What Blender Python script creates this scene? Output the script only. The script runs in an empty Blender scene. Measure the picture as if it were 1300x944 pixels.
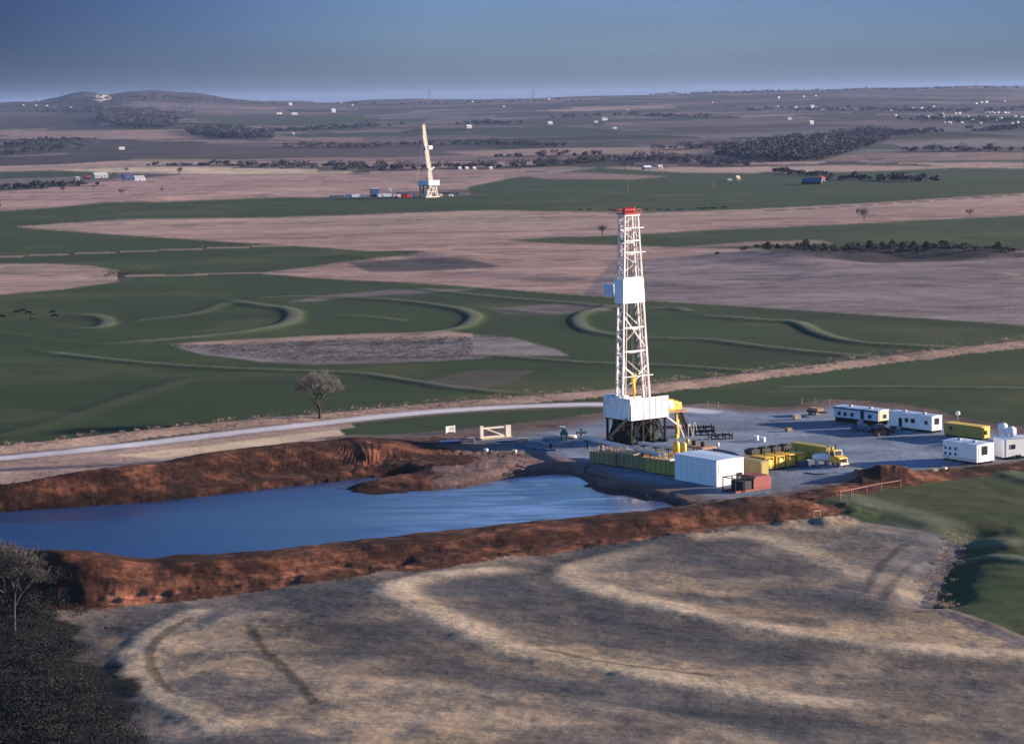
import bpy, bmesh, math, random
import numpy as np
from mathutils import Vector, Matrix

R = math.radians
rng = np.random.default_rng(7)
random.seed(7)
SC = bpy.context.scene
COL = SC.collection

# ------------------------------------------------------------------ camera model
F, PX, PY = 3069.0, 650.0, 427.0
CAMZ = 80.0
PITCH = math.atan(299 / F)
ROLL = R(1.0)
_fw = np.array([0, math.cos(PITCH), -math.sin(PITCH)])
_up0 = np.array([0, math.sin(PITCH), math.cos(PITCH)])
_rt0 = np.array([1.0, 0, 0])
_rt = math.cos(ROLL) * _rt0 - math.sin(ROLL) * _up0
_up = math.cos(ROLL) * _up0 + math.sin(ROLL) * _rt0

def ray(px, py):
    return _fw + (px - PX) / F * _rt + (PY - py) / F * _up

def G(px, py, z=0.0):
    d = ray(px, py)
    t = (z - CAMZ) / d[2]
    return np.array([d[0] * t, d[1] * t, z])

def proj(X, Y, Z):
    Zc = Z - CAMZ
    dep = X * _fw[0] + Y * _fw[1] + Zc * _fw[2]
    a = X * _rt[0] + Y * _rt[1] + Zc * _rt[2]
    b = X * _up[0] + Y * _up[1] + Zc * _up[2]
    dep = np.maximum(dep, 1.0)
    return PX + F * a / dep, PY - F * b / dep

# ------------------------------------------------------------------ numpy noise
_tab = rng.random((512, 512))
def vnoise(x, y):
    xi = np.floor(x).astype(int); yi = np.floor(y).astype(int)
    fx = x - xi; fy = y - yi
    fx = fx * fx * (3 - 2 * fx); fy = fy * fy * (3 - 2 * fy)
    x0 = xi & 511; x1 = (xi + 1) & 511; y0 = yi & 511; y1 = (yi + 1) & 511
    a = _tab[x0, y0]; b = _tab[x1, y0]; c = _tab[x0, y1]; d = _tab[x1, y1]
    return (a * (1 - fx) + b * fx) * (1 - fy) + (c * (1 - fx) + d * fx) * fy
def fbm(x, y, s, o=4, seed=0.0):
    v = 0; amp = 1; tot = 0; x = x / s + seed * 17.3; y = y / s + seed * 9.7
    for i in range(o):
        v = v + amp * vnoise(x + i * 31.7, y + i * 12.1); tot += amp; amp *= .5; x = x * 2.03; y = y * 2.03
    return v / tot            # 0..1
def sstep(a, b, x):
    t = np.clip((x - a) / (b - a), 0, 1)
    return t * t * (3 - 2 * t)

# ------------------------------------------------------------------ macro terrain
YSKY = 12500.0
_sky = [(-400,128),(-100,131),(0,132),(25,130),(45,131),(58,127.5),(75,125),(92,120.5),(108,118),(122,119),(134,122),(150,120),(172,116.5),(200,115),(222,117),(248,117.5),(270,121),(296,126),
        (330,130),(380,131),(420,131),(470,127),(530,125.5),(600,126.5),(680,125),(740,122),(800,121),(870,119.5),(900,117),(960,115.5),(1040,114.5),
        (1100,112),(1180,111.5),(1215,109.5),(1300,110),(1500,111),(1900,114)]
_sa, _sh = [], []
for x, y in _sky:
    d = ray(x, y); t = YSKY / d[1]
    _sa.append(d[0] * t / YSKY); _sh.append(CAMZ + d[2] * t)
def hmacro(X, Y):
    a = X / np.maximum(Y, 1)
    hs = np.interp(a, _sa, _sh)
    base = np.interp(a, _sa, np.convolve(np.pad(_sh, 4, 'edge'), np.ones(9) / 9, 'valid'))
    s1 = sstep(3300, YSKY, Y)
    s2 = sstep(9500, YSKY, Y)
    h = base * s1 + (hs - base) * s2
    h = h + (fbm(X, Y * .4, 260, 4, 9) - .5) * 26 * s2 * (a < -.08)
    h = h - sstep(YSKY, 17000, Y) * (h - 20)
    und = (fbm(X, Y, 900, 2, 3) - .5) * 9 * sstep(900, 3000, Y) + (fbm(X, Y, 380, 2, 5) - .5) * 2.4 * sstep(600, 1300, Y)
    return h + und * (1 - .5 * sstep(9000, 12000, Y))

_tt = np.geomspace(200, 14500, 1400)
def GT(px, py):
    """point of the rolling land seen at a pixel of the photograph (macro relief only)"""
    d = ray(px, py)
    t = _tt / d[1]
    X = d[0] * t; Y = _tt; Z = CAMZ + d[2] * t
    dh = Z - hmacro(X, Y)
    k = np.argmax(dh < 0)
    if not (dh < 0).any(): k = len(_tt) - 1
    k = max(k, 1)
    f = dh[k-1] / (dh[k-1] - dh[k] + 1e-9); f = min(max(f, 0), 1)
    Yv = Y[k-1] + f * (Y[k] - Y[k-1]); tv = Yv / d[1]
    return np.array([d[0] * tv, Yv, hmacro(np.array([d[0]*tv]), np.array([Yv]))[0]])

def smooth_line(pts, n=8):
    P = np.array(pts, float); out = []
    Q = np.vstack([2 * P[0] - P[1], P, 2 * P[-1] - P[-2]])
    for i in range(1, len(Q) - 2):
        p0, p1, p2, p3 = Q[i-1], Q[i], Q[i+1], Q[i+2]
        for k in range(n):
            t = k / n
            out.append(.5 * ((2*p1) + (-p0+p2)*t + (2*p0-5*p1+4*p2-p3)*t*t + (-p0+3*p1-3*p2+p3)*t**3))
    out.append(P[-1]); return np.array(out)

def wline(pts, z=None, n=8):
    L = smooth_line(pts, n) if len(pts) > 2 else np.array(pts, float)
    if z is None: return np.array([GT(x, y)[:2] for x, y in L])
    return np.array([G(x, y, z)[:2] for x, y in L])

def dline(X, Y, L, pad):
    """distance to polyline and parameter along (0..1); far points get big value"""
    D = np.full(X.shape, 1e6); S = np.zeros(X.shape)
    m = (X > L[:,0].min()-pad) & (X < L[:,0].max()+pad) & (Y > L[:,1].min()-pad) & (Y < L[:,1].max()+pad)
    if not m.any(): return D, S
    x = X[m]; y = Y[m]; dd = np.full(x.shape, 1e6); ss = np.zeros(x.shape); n = len(L) - 1
    for i in range(n):
        ax, ay = L[i]; bx, by = L[i+1]; vx, vy = bx-ax, by-ay
        l2 = vx*vx+vy*vy+1e-9
        t = np.clip(((x-ax)*vx+(y-ay)*vy)/l2, 0, 1)
        q = np.hypot(x-ax-t*vx, y-ay-t*vy)
        b = q < dd; dd[b] = q[b]; ss[b] = ((i+t)/n)[b]
    D[m] = dd; S[m] = ss
    return D, S

def inpoly(U, V, P):
    P = np.array(P, float); res = np.zeros(U.shape, bool)
    m = (U >= P[:,0].min()) & (U <= P[:,0].max()) & (V >= P[:,1].min()) & (V <= P[:,1].max())
    if not m.any(): return res
    u = U[m]; v = V[m]; c = np.zeros(u.shape, bool); n = len(P); j = n-1
    for i in range(n):
        xi, yi = P[i]; xj, yj = P[j]
        if yi != yj:
            k = ((yi > v) != (yj > v)) & (u < (xj-xi)*(v-yi)/(yj-yi)+xi)
            c ^= k
        j = i
    res[m] = c
    return res
def sdpoly(X, Y, P, pad):
    """signed distance (positive inside) for world polygon"""
    L = np.vstack([P, P[:1]]); d, _ = dline(X, Y, L, pad); ins = inpoly(X, Y, P)
    return np.where(ins, d, -d)

# ------------------------------------------------------------------ land features (traced points -> world)
WATER_Z = -1.2
pit = wline([(-90,655),(0,650),(100,643),(200,636),(300,625),(350,619),(420,611),(480,605),(515,605),(470,613),(440,621),(500,622),(560,622),(610,614),(650,606),(690,600),
             (722,602),(745,612),(762,622),(800,628),(850,640),(842,650),(700,668),(500,688),(300,708),(130,720),(60,716),(0,702),(-90,682)], WATER_Z, 4)
near_dike = wline([(-160,672),(-60,684),(0,694),(50,707),(90,714),(160,716),(300,706),(500,686),(700,665),(840,650),(930,640),(1000,636)], 2.2)
far_dike = wline([(-160,628),(0,613),(100,601),(200,586),(320,569),(400,561),(450,557),(500,556),(535,559),(560,566)], 4.0)
spit = wline([(480,612),(520,604),(580,598),(650,592),(700,588)], 0.5)
road = wline([(-160,598),(0,583),(100,573),(200,562),(300,550),(400,539),(500,528),(600,520),(700,515.5),(770,514.5),(860,520),(900,524)])
hedge = wline([(-160,590),(0,572),(80,564),(150,556),(250,545),(330,537),(400,532),(500,522),(640,510),(770,500),(860,490),(1000,473),(1100,460),(1200,448),(1300,437),(1440,422)])
pad_px = [(575,557),(640,549),(700,541),(770,527),(850,519),(905,516),(960,520),(1010,519),(1070,511),(1150,520),(1200,533),(1300,548),(1420,560),(1420,580),(1300,588),(1200,598),(1140,604),(1090,611),
          (1040,621),(985,632),(930,637),(870,632),(835,622),(790,612),(760,606),(735,594),(700,584),(660,578),(620,572),(590,566)]
pad = np.array([G(x, y)[:2] for x, y in smooth_line(pad_px + [pad_px[0]], 4)[:-1]])
bank = wline([(930,648),(980,641),(1040,628),(1090,618),(1150,608),(1220,598),(1300,591),(1440,578)], 0)
gully = wline([(1228,676),(1218,695),(1204,712),(1194,735),(1184,760)], 0)

# terraces: (points, height, width)
TERR = [
 ([(45,445),(140,457),(250,466),(350,470),(450,474),(520,484),(580,493),(660,500)], 1.3, 6.5),
 ([(290,381),(330,388),(365,393),(374,402),(362,412),(330,419),(290,425),(200,433),(120,438)], 1.8, 10),
 ([(320,378),(400,377),(480,380),(540,386),(590,395),(603,405),(585,417),(545,423)], 1.7, 9),
 ([(530,366),(570,371),(640,378),(720,384),(800,392),(850,391),(880,396)], 1.3, 7),
 ([(540,362),(640,368),(720,374),(790,378)], .9, 6),
 ([(95,400),(120,401),(138,408),(128,416),(90,418)], 1.3, 9),
 ([(0,555),(60,540),(130,518),(200,494),(255,478)], .25, 11),
 ([(780,388),(745,397),(733,407),(748,420),(800,428),(850,430),(900,432),(980,442),(1060,450),(1130,455)], 1.5, 8),
 ([(885,400),(960,406),(1010,410),(1040,424),(1080,434),(1140,439),(1220,441)], 1.7, 8),
 ([(600,450),(660,454),(740,460),(830,463),(920,469),(985,476)], 1.1, 6),
 ([(985,492),(1060,491),(1140,491),(1300,493),(1440,494)], .9, 5),
 ([(420,400),(470,402),(520,408)], .6, 7),
 ([(640,392),(700,398),(745,396)], .8, 8),
 ([(170,408),(250,398),(290,384)], .7, 9),
 ([(0,345),(80,350)], .3, 7),
 ([(1040,620),(1075,632),(1130,647),(1180,662),(1235,680),(1300,694)], 1.4, 6),
 ([(1215,702),(1260,706),(1310,714),(1400,728)], 1.6, 3.6),
 ([(1262,596),(1300,606),(1380,625)], 1.4, 5),
 # foreground
 ([(870,684),(800,702),(745,716),(722,727),(726,738),(766,752),(850,772),(926,790),(1022,805),(1155,825),(1300,834),(1400,840)], 1.9, 5.5),
 ([(690,722),(600,727),(535,735),(500,746),(510,760),(545,778),(590,798),(640,822),(705,838),(781,850),(880,868),(1000,890),(1150,905)], 2.0, 6),
 ([(262,760),(225,775),(190,795),(168,820),(164,842),(182,862),(230,890),(300,930)], 1.3, 4.5),
 ([(330,770),(270,785),(215,805),(200,830),(215,860)], .4, 4),
 ([(870,686),(940,680),(1002,694),(1063,720),(1136,744),(1180,757)], 1.1, 6),
 ([(440,862),(560,874),(700,890),(860,915),(1000,950)], .5, 4),
 ([(1040,660),(1100,676),(1180,688)], .6, 5),
]
TERRW = [(wline(p, None if max(q[1] for q in p) < 600 else 0), h * (.42 if max(q[1] for q in p) < 600 else (.26 if p[0][0] > 1030 and p[0][1] < 720 else .22)), w * (.42 if max(q[1] for q in p) < 600 else .70)) for p, h, w in TERR]
# far swells on brown land
for p, h, w in [([(430,330),(520,322),(620,330)],1.5,18),([(900,325),(1000,332),(1060,340)],1.5,18),([(600,345),(720,352),(900,362)],1.2,16),
                ([(960,322),(1050,327),(1150,324),(1300,326)],3.0,22),([(1000,350),(1150,352),(1300,350)],1.4,16),([(120,262),(250,248),(400,240)],2,25)]:
    TERRW.append((wline(p), h, w))

def height(X, Y, detail=True):
    X = np.atleast_1d(np.asarray(X, float)); Y = np.atleast_1d(np.asarray(Y, float))
    h = hmacro(X, Y) * 1.0
    for L, hh, w in TERRW:
        d, s = dline(X, Y, L, w * 3.2)
        m = d < w * 3.2
        if m.any():
            fade = np.minimum(sstep(0, .1, s), 1 - sstep(.9, 1, s))[m]
            dm = d[m]
            h[m] += hh * np.exp(-(dm / w) ** (3 if w > 0 else 2)) * (.35 + .65 * fade)
    near = Y < 760
    if near.any():
        x = X[near]; y = Y[near]; z = h[near]
        n1 = fbm(x, y, 9, 3, 1) - .5; n2 = fbm(x, y, 2.6, 3, 2) - .5
        # land falls gently to the lower left outside the pit
        z = z - 2.2 * sstep(-20, -75, x) * sstep(470, 380, y)
        # pad flat
        sp = sdpoly(x, y, pad, 40)
        k = sstep(-7, 0, sp)
        z = z * (1 - k) + (.0 + .12 * n1 * sstep(-2, 6, sp)) * k
        # dikes
        d, s = dline(x, y, near_dike, 40)
        wv = 14 - 4.5 * sstep(-10, 45, x) + 5 * (fbm(s * 60, s * 0, 7, 2, 4) - .5)
        crest = 2.3 + 2.4 * sstep(-62, -78, x) + .5 * (fbm(s * 90, s * 0, 3, 2, 6) - .5)
        rd = np.clip(1 - d / wv, 0, 1)
        prof = rd * crest * 1.15
        prof = np.minimum(prof, crest * .95) + rd * (1 - rd) * 5.5 * n2
        # lower bench in front of the dike
        zb = np.where(d < 24, np.clip(1 - np.abs(d - 13) / 5, 0, 1) * (.8 + 2.2 * n1 + 1.2 * n2), 0)
        rs = sstep(0, .8, rd); z = z * (1 - rs) + crest * rs + (rd * (1 - rd) * 1.5 * n2 + .5 * n1 * rd) + zb * .7 * sstep(26, 18, d) * (rd < .6)
        d2, s2 = dline(x, y, far_dike, 60)
        w2 = 15 + 11 * sstep(.4, .7, s2)
        c2 = (4.0 + 1.3 * (fbm(s2 * 40, s2 * 0, 3, 3, 8) - .5)) * (1 - .8 * sstep(.68, .92, s2))
        r2 = np.clip(1 - d2 / w2, 0, 1)
        rib = .42 * np.abs(np.sin(s2 * 330 + 1.5 * n1)) * r2 * (1 - r2) * 2.2
        z = np.where(d2 < w2, np.maximum(z, sstep(0, 1, r2) * c2 + rib + n2 * .45 * r2 * (1 - r2) * 4), z)
        d3, s3 = dline(x, y, bank, 30)
        r3 = np.clip(1 - d3 / 7, 0, 1)
        z = z + r3 * (.7 + .9 * n1 + .6 * n2)
        # red mound on the bank
        mx, my = G(1118, 608)[:2]
        z = z + 2.6 * np.exp(-(((x - mx) / 8) ** 2 + ((y - my) / 6) ** 2)) * (1 + .7 * n2)
        mx, my = G(640, 590)[:2]
        z = z + .6 * np.exp(-(((x - mx) / 16) ** 2 + ((y - my) / 7) ** 2)) * (1 + .7 * n2)
        # ridge of earth behind the pad
        # pit
        sd = sdpoly(x, y, pit, 60)
        sd = sd + (fbm(x, y, 12, 3, 12) - .5) * 5 * sstep(-30, 10, x)
        pitz = WATER_Z - np.clip(sd * .22, 0, 2.2) + np.clip(fbm(x * .45, y, 7, 3, 13) - .47, 0, 1) * 3.2 * sstep(14, 3, sd) * sstep(-62, -30, x)
        slope = WATER_Z + np.clip(-sd * .42, 0, 9)
        z = np.where(sd > 0, pitz, np.minimum(z, slope) if False else np.where(sd > -16, np.minimum(z, slope + n2 * .5), z))
        d4, s4 = dline(x, y, spit, 30)
        z = np.maximum(z, np.where(d4 < 12, WATER_Z - .5 + 1.35 * np.clip(1 - d4 / 9, 0, 1) + .25 * np.sin(s4 * 90) * np.clip(1 - d4 / 9, 0, 1) + n2 * .6, -99))
        # gully and road cut
        d5, _ = dline(x, y, gully, 30)
        z = z - 1.6 * np.exp(-(d5 / 5) ** 2)
        h[near] = z
    # hedge bank
    d, s = dline(X, Y, hedge, 30)
    h += np.where(d < 20, 1.1 * np.exp(-(d / 5.0) ** 2), 0)
    d, s = dline(X, Y, road, 30)
    m = d < 12
    if m.any():
        kk = 1 - sstep(4, 8, d[m])
        h[m] = h[m] * (1 - kk) + .25 * kk
    if detail:
        fg = sstep(620, 480, Y)
        h += (fbm(X, Y, 4.5, 3, 15) - .5) * .35 * fg
    return h

def hz(x, y): return float(height(x, y)[0])

# ------------------------------------------------------------------ ground grid
def build_grid():
    fine = np.radians(np.arange(-12.9, 12.9, .029))
    fa = np.radians(np.concatenate([np.arange(-58, -13, 1.0), np.degrees(fine), np.arange(13, 58.5, 1.0)]))
    vv = np.arange(980, 76, -1.25)
    Yr = np.concatenate([[25, 60, 100, 150, 200, 230], CAMZ * F / vv, np.geomspace(CAMZ * F / 76 * 1.01, 13500, 260), [14200, 15000, 16500, 19000, 26000, 45000]])
    T = np.tan(fa)
    X = Yr[:, None] * T[None, :]; Y = np.repeat(Yr[:, None], len(fa), 1)
    return X, Y
X, Y = build_grid()
nr, nc = X.shape
Z = height(X.ravel(), Y.ravel()).reshape(nr, nc)
Zm = hmacro(X.ravel(), Y.ravel()).reshape(nr, nc)
U, V = proj(X, Y, Zm)
wob = np.clip(1200 / Y, .25, 1.0)
U2 = U + (fbm(X, Y, 22, 3, 21) - .5) * 5 * wob
V2 = V + (fbm(X, Y, 16, 3, 22) - .5) * 2.4 * np.clip(600 / Y, .2, 1)

GREEN = np.array([.0225, .040, .011]); TAN = np.array([.31, .215, .165]); ROSE = np.array([.262, .17, .138]); DARKP = np.array([.085, .058, .06])
SCRUB = np.array([.15, .125, .12]); RED = np.array([.062, .0235, .0125]); GRAVEL = np.array([.185, .22, .28]); PALE = np.array([.50, .38, .25]); DIRT = np.array([.10, .07, .06])
RDCOL = np.array([.52, .49, .50])
C = np.zeros((nr, nc, 3)); C[:] = GREEN
MO = np.full((nr, nc), .12)             # mottle amount
KIND = np.zeros((nr, nc), int)          # 0 field, 1 road, 2 pad, 3 embankment, 4 hill
def fill(poly, col, mo, u=None, v=None, mx=True):
    P_ = np.array(poly, float); u = U2 if u is None else u; v = V2 if v is None else v
    r0 = np.where((v.min(1) <= P_[:,1].max() + 2) & (v.max(1) >= P_[:,1].min() - 2))[0]
    m = np.zeros(u.shape, bool)
    if not len(r0): return m
    a, b = r0[0], r0[-1] + 1; cov = 0
    for dv in (-.75, -.25, .25, .75): cov = cov + inpoly(u[a:b], v[a:b] + dv, poly) * .25
    C[a:b] = C[a:b] * (1 - cov[..., None]) + np.asarray(col) * cov[..., None]
    mm_ = cov > .5; sub_ = MO[a:b]; sub_[mm_] = mo; m[a:b] = mm_
    return m
# far patchwork of sections
ang = R(12)
xr = X * math.cos(ang) + Y * math.sin(ang) + (fbm(X, Y, 700, 2, 31) - .5) * 260
yr = -X * math.sin(ang) + Y * math.cos(ang) + (fbm(X, Y, 700, 2, 32) - .5) * 260
cy = np.floor(yr / 310).astype(int)
cx = np.floor((xr + (cy % 7) * 133) / 420).astype(int)
hsh = _tab[(cx * 37 + cy * 101) & 511, (cx * 59 + cy * 13) & 511]
hs2 = _tab[(cx * 17 + cy * 71 + 9) & 511, (cx * 29 + cy * 43 + 5) & 511]
pal = np.array([ROSE, TAN * .9, GREEN * 1.05, ROSE * .8, DARKP * 1.1, SCRUB, ROSE * 1.1, GREEN * 1.3 + .02, ROSE * .65, SCRUB * 1.2])
pi = (hsh * len(pal)).astype(int)
far = V < 262
C[far] = (pal[pi] * (.62 + .3 * hs2[..., None]) * np.array([.92, .97, 1.06]))[far]; MO[far] = .45
# scrub lines and draws on the far land
dr = np.abs(fbm(X, Y, 620, 3, 41) - .5)
m = far & (dr < .016) & (V < 235); C[m] = SCRUB * .42; MO[m] = .9
# explicit far fields
fill([(60,191),(200,181),(330,186),(620,186),(640,196),(480,200),(200,200),(100,197)], DARKP, .2)
fill([(0,200),(160,201),(330,203),(330,214),(170,211),(80,215),(0,222)], TAN, .5)
fill([(0,218),(100,216),(140,220),(90,225),(0,228)], GREEN, .2)
fill([(60,216),(180,212),(470,213),(440,220),(300,221),(160,219)], PALE * .95, .4)
fill([(0,243),(120,232),(230,222),(430,220),(540,235),(640,222),(640,235),(430,250),(240,255),(100,262),(0,268)], ROSE * 1.15, .55)
fill([(0,228),(120,224),(110,233),(0,243)], SCRUB * .8, .6)
fill([(254,148),(460,146),(480,157),(320,158),(250,154)], GREEN * 1.4, .2)
fill([(0,152),(130,152),(120,162),(0,164)], GREEN * 1.3, .3)
fill([(0,167),(150,165),(280,164),(300,172),(160,178),(0,176)], ROSE * 1.2, .4)
fill([(600,163),(700,160),(790,165),(780,171),(640,174),(600,170)], GREEN * 1.3, .2)
fill([(630,140),(720,136),(850,133),(860,137),(720,142)], TAN, .3)
fill([(560,193),(700,188),(900,186),(1050,190),(900,195),(760,196),(620,199)], ROSE * 1.25, .35)
fill([(470,204),(640,206),(760,203),(900,205),(880,214),(760,212),(650,218),(560,228),(470,225)], ROSE * .95, .4)
fill([(640,222),(760,214),(880,210),(980,207),(1060,206),(1300,206),(1300,214),(1050,214),(900,220)], TAN, .4)
fill([(1080,196),(1300,192),(1300,203),(1100,205),(1020,204)], ROSE, .4)
fill([(1130,182),(1240,176),(1300,178),(1300,186),(1150,188)], SCRUB * 1.3, .4)
fill([(860,196),(1000,202),(1060,207),(980,209),(840,213),(800,205)], ROSE * 1.1, .4)
B = [
 ([(318,212),(400,213),(480,214)], 9, 16, 5.5, 'dark bare tree belt left of the distant mast'),
 ([(430,216),(500,216),(560,214),(640,213),(720,209),(765,206)], 8, 16, 6, 'dark bare tree belt running behind the distant mast'),
 ([(775,203),(840,205),(900,208),(960,210)], 8, 18, 6, 'dark tree belt beyond the plain, right of the near rig crown'),
 ([(200,210),(270,210),(330,211)], 12, 10, 4, 'thin tree belt behind the left farm fields'),
 ([(360,188),(420,187),(480,188)], 12, 18, 6, 'tree belt below the far green strip'),
 ([(472,185),(540,184),(620,183),(700,187)], 12, 16, 6, 'tree belt crossing behind the top of the distant mast'),
 ([(590,158),(620,157),(645,158)], 14, 20, 6, 'small dark wood above the bright white barn'),
 ([(860,190),(900,187),(960,190)], 12, 18, 6, 'tree belt left of the large dark wood'),
 ([(1150,193),(1220,192),(1300,193)], 12, 14, 6, 'tree belt at right beyond the tan strip'),
 ([(1130,172),(1180,167)], 14, 26, 6, 'dark trees right of the large wood'),
 ([(1258,167),(1300,162)], 14, 26, 7, 'dark trees at the right frame edge below the town'),
 ([(355,167),(440,163),(480,160)], 16, 24, 7, 'dark tree belt under the far green strip'),
 ([(0,197),(50,192),(90,186)], 12, 24, 7, 'dark tree cluster at the left frame edge'),
 ([(0,241),(40,239),(75,236),(108,236)], 7, 9, 4, 'dark brush and bare trees left of the left farmyard'),
 ([(0,186),(60,180),(110,178)], 14, 20, 6, 'dark trees beyond the left farm fields'),
 ([(1060,228),(1120,229),(1180,231)], 8, 5, 4, 'row of bare trees along the green plain at right'),
 ([(985,218),(1020,222),(1050,224)], 10, 5, 3.5, 'small bare trees near the blue roofed barn'),
 ([(700,150),(800,146),(900,149)], 26, 30, 6, 'thin dark tree line on the far rise'),
 ([(940,141),(1060,140),(1180,142),(1300,140)], 18, 50, 7, 'dark trees between the houses of the right slope'),
 ([(1180,152),(1240,154),(1300,156)], 12, 60, 7, 'dark trees between the roofs of the far town'),
 ([(60,141),(150,141),(220,145)], 22, 50, 8, 'dark woods at the foot of the left hill'),
 ([(440,133),(600,131),(740,128)], 40, 60, 7, 'thin dark trees along the middle skyline'),
 ([(640,199),(760,197)], 10, 14, 5, 'low tree belt above the rose coloured strip'),
 ([(60,131),(130,127.5),(200,123),(285,129)], 30, 150, 8, 'dark scrub woods covering the left hill'),
 ([(840,120.5),(960,118),(1100,115),(1300,112)], 34, 60, 8, 'dark tree line along the right skyline'),
]
WOODS = [[(900,196),(960,186),(1010,178),(1060,174),(1100,168),(1140,170),(1120,182),(1070,196),(1040,204),(980,206)],
 [(236,166),(290,165),(345,170),(345,176),(290,176),(245,172)], [(120,150),(180,148),(225,152),(215,164),(150,160)]]
for pts_, spc_, wid_, hh_, lb_ in B:
    d, _ = dline(X, Y, wline(pts_), wid_ * 5); m = (d < wid_ * (1.0 + 2.2 * fbm(X, Y, 60, 2, 37))); C[m] = C[m] * .3 + SCRUB * .12; MO[m] = .8
for wp_ in WOODS: fill(wp_, SCRUB * .3, .8)
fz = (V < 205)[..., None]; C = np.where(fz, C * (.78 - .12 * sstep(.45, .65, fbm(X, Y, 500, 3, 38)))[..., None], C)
nd = (V < 212) & (fbm(X, Y * .6, 260, 4, 39) > .57); C[nd] = SCRUB * .3; MO[nd] = .9
# big near bands
fill([(-400,272),(0,268),(100,262),(240,255),(360,250),(430,251),(600,248),(592,238),(650,226),(760,213),(900,221),(1060,212),(1300,214),(1700,214),(1700,247),(1300,246),(1120,258),(960,267),(860,270),(740,271),(620,268),(500,272),(350,277),(150,280),(0,285),(-400,300)], GREEN, .15)
fill([(650,221),(740,219),(850,224),(800,228),(690,227)], ROSE * .8, .3)
fill([(860,218),(960,213),(1060,210),(1180,211),(1258,211),(1120,217),(960,220)], TAN * 1.1, .3)
fill([(20,288),(150,279),(350,276),(500,271),(620,267),(740,270),(860,269),(960,266),(1120,257),(1300,245),(1700,232),(1700,262),(1300,273),(1060,285),(880,293),(800,298),(640,304),(700,309),(860,313),(960,316),(1000,322),(1060,326),(1300,318),(1700,316),(1700,438),(1300,412),(1050,396),(900,386),(780,378),(700,373),(560,361),(400,353),(330,347),(430,334),(547,323),(480,319),(370,312),(260,305),(150,298)], ROSE * 1.12, .6)
fill([(20,288),(150,279),(350,277),(620,268),(860,270),(1120,258),(1300,247),(1300,256),(1100,270),(860,280),(640,290),(420,296),(150,291)], TAN, .45)
fill([(640,305),(800,299),(880,294),(1060,286),(1300,274),(1700,262),(1700,320),(1300,319),(1150,313),(1000,313),(960,316),(860,314),(740,310)], GREEN, .15)
fill([(855,314),(960,306),(1040,305),(1060,309),(950,312)], TAN * .6, .4)
fill([(440,334),(520,328),(600,331),(640,338),(560,344),(470,345)], SCRUB * .55, .9)
fill([(-400,335),(0,335),(60,335),(120,338),(150,343),(160,350),(150,357),(80,367),(0,374),(-400,400)], TAN * .95, .5)
fill([(148,344),(170,347),(172,353),(150,357)], SCRUB * .35, .9)
fill([(215,438),(300,432),(450,425),(560,422),(600,424),(650,428),(700,441),(725,451),(650,452),(600,455),(560,458),(400,463),(330,459),(260,450)], SCRUB * 1.05, 1.0)
fill([(215,437),(300,431),(450,424),(560,421),(600,423),(600,429),(450,431),(300,438)], TAN * .95, .6)
fill([(360,383),(420,374),(500,368),(620,366),(560,371),(450,377),(400,383)], SCRUB * .8, .4)
fill([(620,392),(700,386),(770,388),(780,393),(700,400),(640,398)], SCRUB * .8, .5)
fill([(520,488),(600,470),(680,470),(640,490),(580,497)], np.array([.07,.062,.045]), .5)
fill([(850,378),(950,388),(1100,398),(1300,415),(1300,420),(1000,402)], GREEN * .8, .3)
fill([(780,330),(950,323),(1300,330),(1700,330),(1700,438),(1300,412),(1050,396),(900,386),(780,378),(740,374)], SCRUB * 1.12 + np.array([.012,0,0]), .7)
fill([(960,323),(1030,318),(1100,316),(1200,317),(1300,322),(1700,322),(1700,331),(1300,329),(1200,331),(1120,334),(1040,331),(980,328)], SCRUB * .32, .8)
fill([(880,320),(960,318),(1010,320),(980,324),(900,324)], TAN * .9, .4)
st = fbm(X * .12, Y, 26, 4, 33); st2 = fbm(X * .3, Y, 9, 3, 34); dryz = (MO > .35) & (V2 < 420)
C = np.where(dryz[..., None], C * (np.clip(.55 + .62 * st + .34 * st2, .5, 1.4) * (1 - .35 * sstep(.60, .68, st2)))[..., None], C)
gz = (MO < .3) & (V2 > 240); gp_ = fbm(X * .5, Y, 60, 4, 35); gq = fbm(X * .25 + Y * .1, Y, 12, 3, 36)
C = np.where(gz[..., None], C * (np.clip(.55 + .6 * gp_ + .32 * gq, .6, 1.35))[..., None] + (np.array([.022, .014, .006]) * sstep(.55, .72, fbm(X, Y, 45, 4, 40))[..., None]), C)
# thin hedge lines
for pts, col, w in [([(-100,331),(0,326),(150,320),(300,314),(375,311)], TAN * .8, 3.5), ([(165,350),(230,349),(300,347),(340,346)], TAN * .8, 4),
                    ([(1030,545.5),(1031,545)], TAN, .1),([(1000,228),(1100,231),(1300,240)], SCRUB*.35, 6),([(760,271),(960,268),(1120,259),(1300,247)], SCRUB*.5, 3)]:
    d, _ = dline(X, Y, wline(pts), 60); m = d < w * (.85 + .6 * fbm(X, Y, 14, 2, 51)); C[m] = col; MO[m] = .7
# wheel tracks
for pts in [[(0,420),(150,438),(300,428)], [(190,402),(300,393),(420,384)]]:
    d, _ = dline(X, Y, wline(pts), 20); m = d < 1.5; C[m] = GREEN * 1.5
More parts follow.
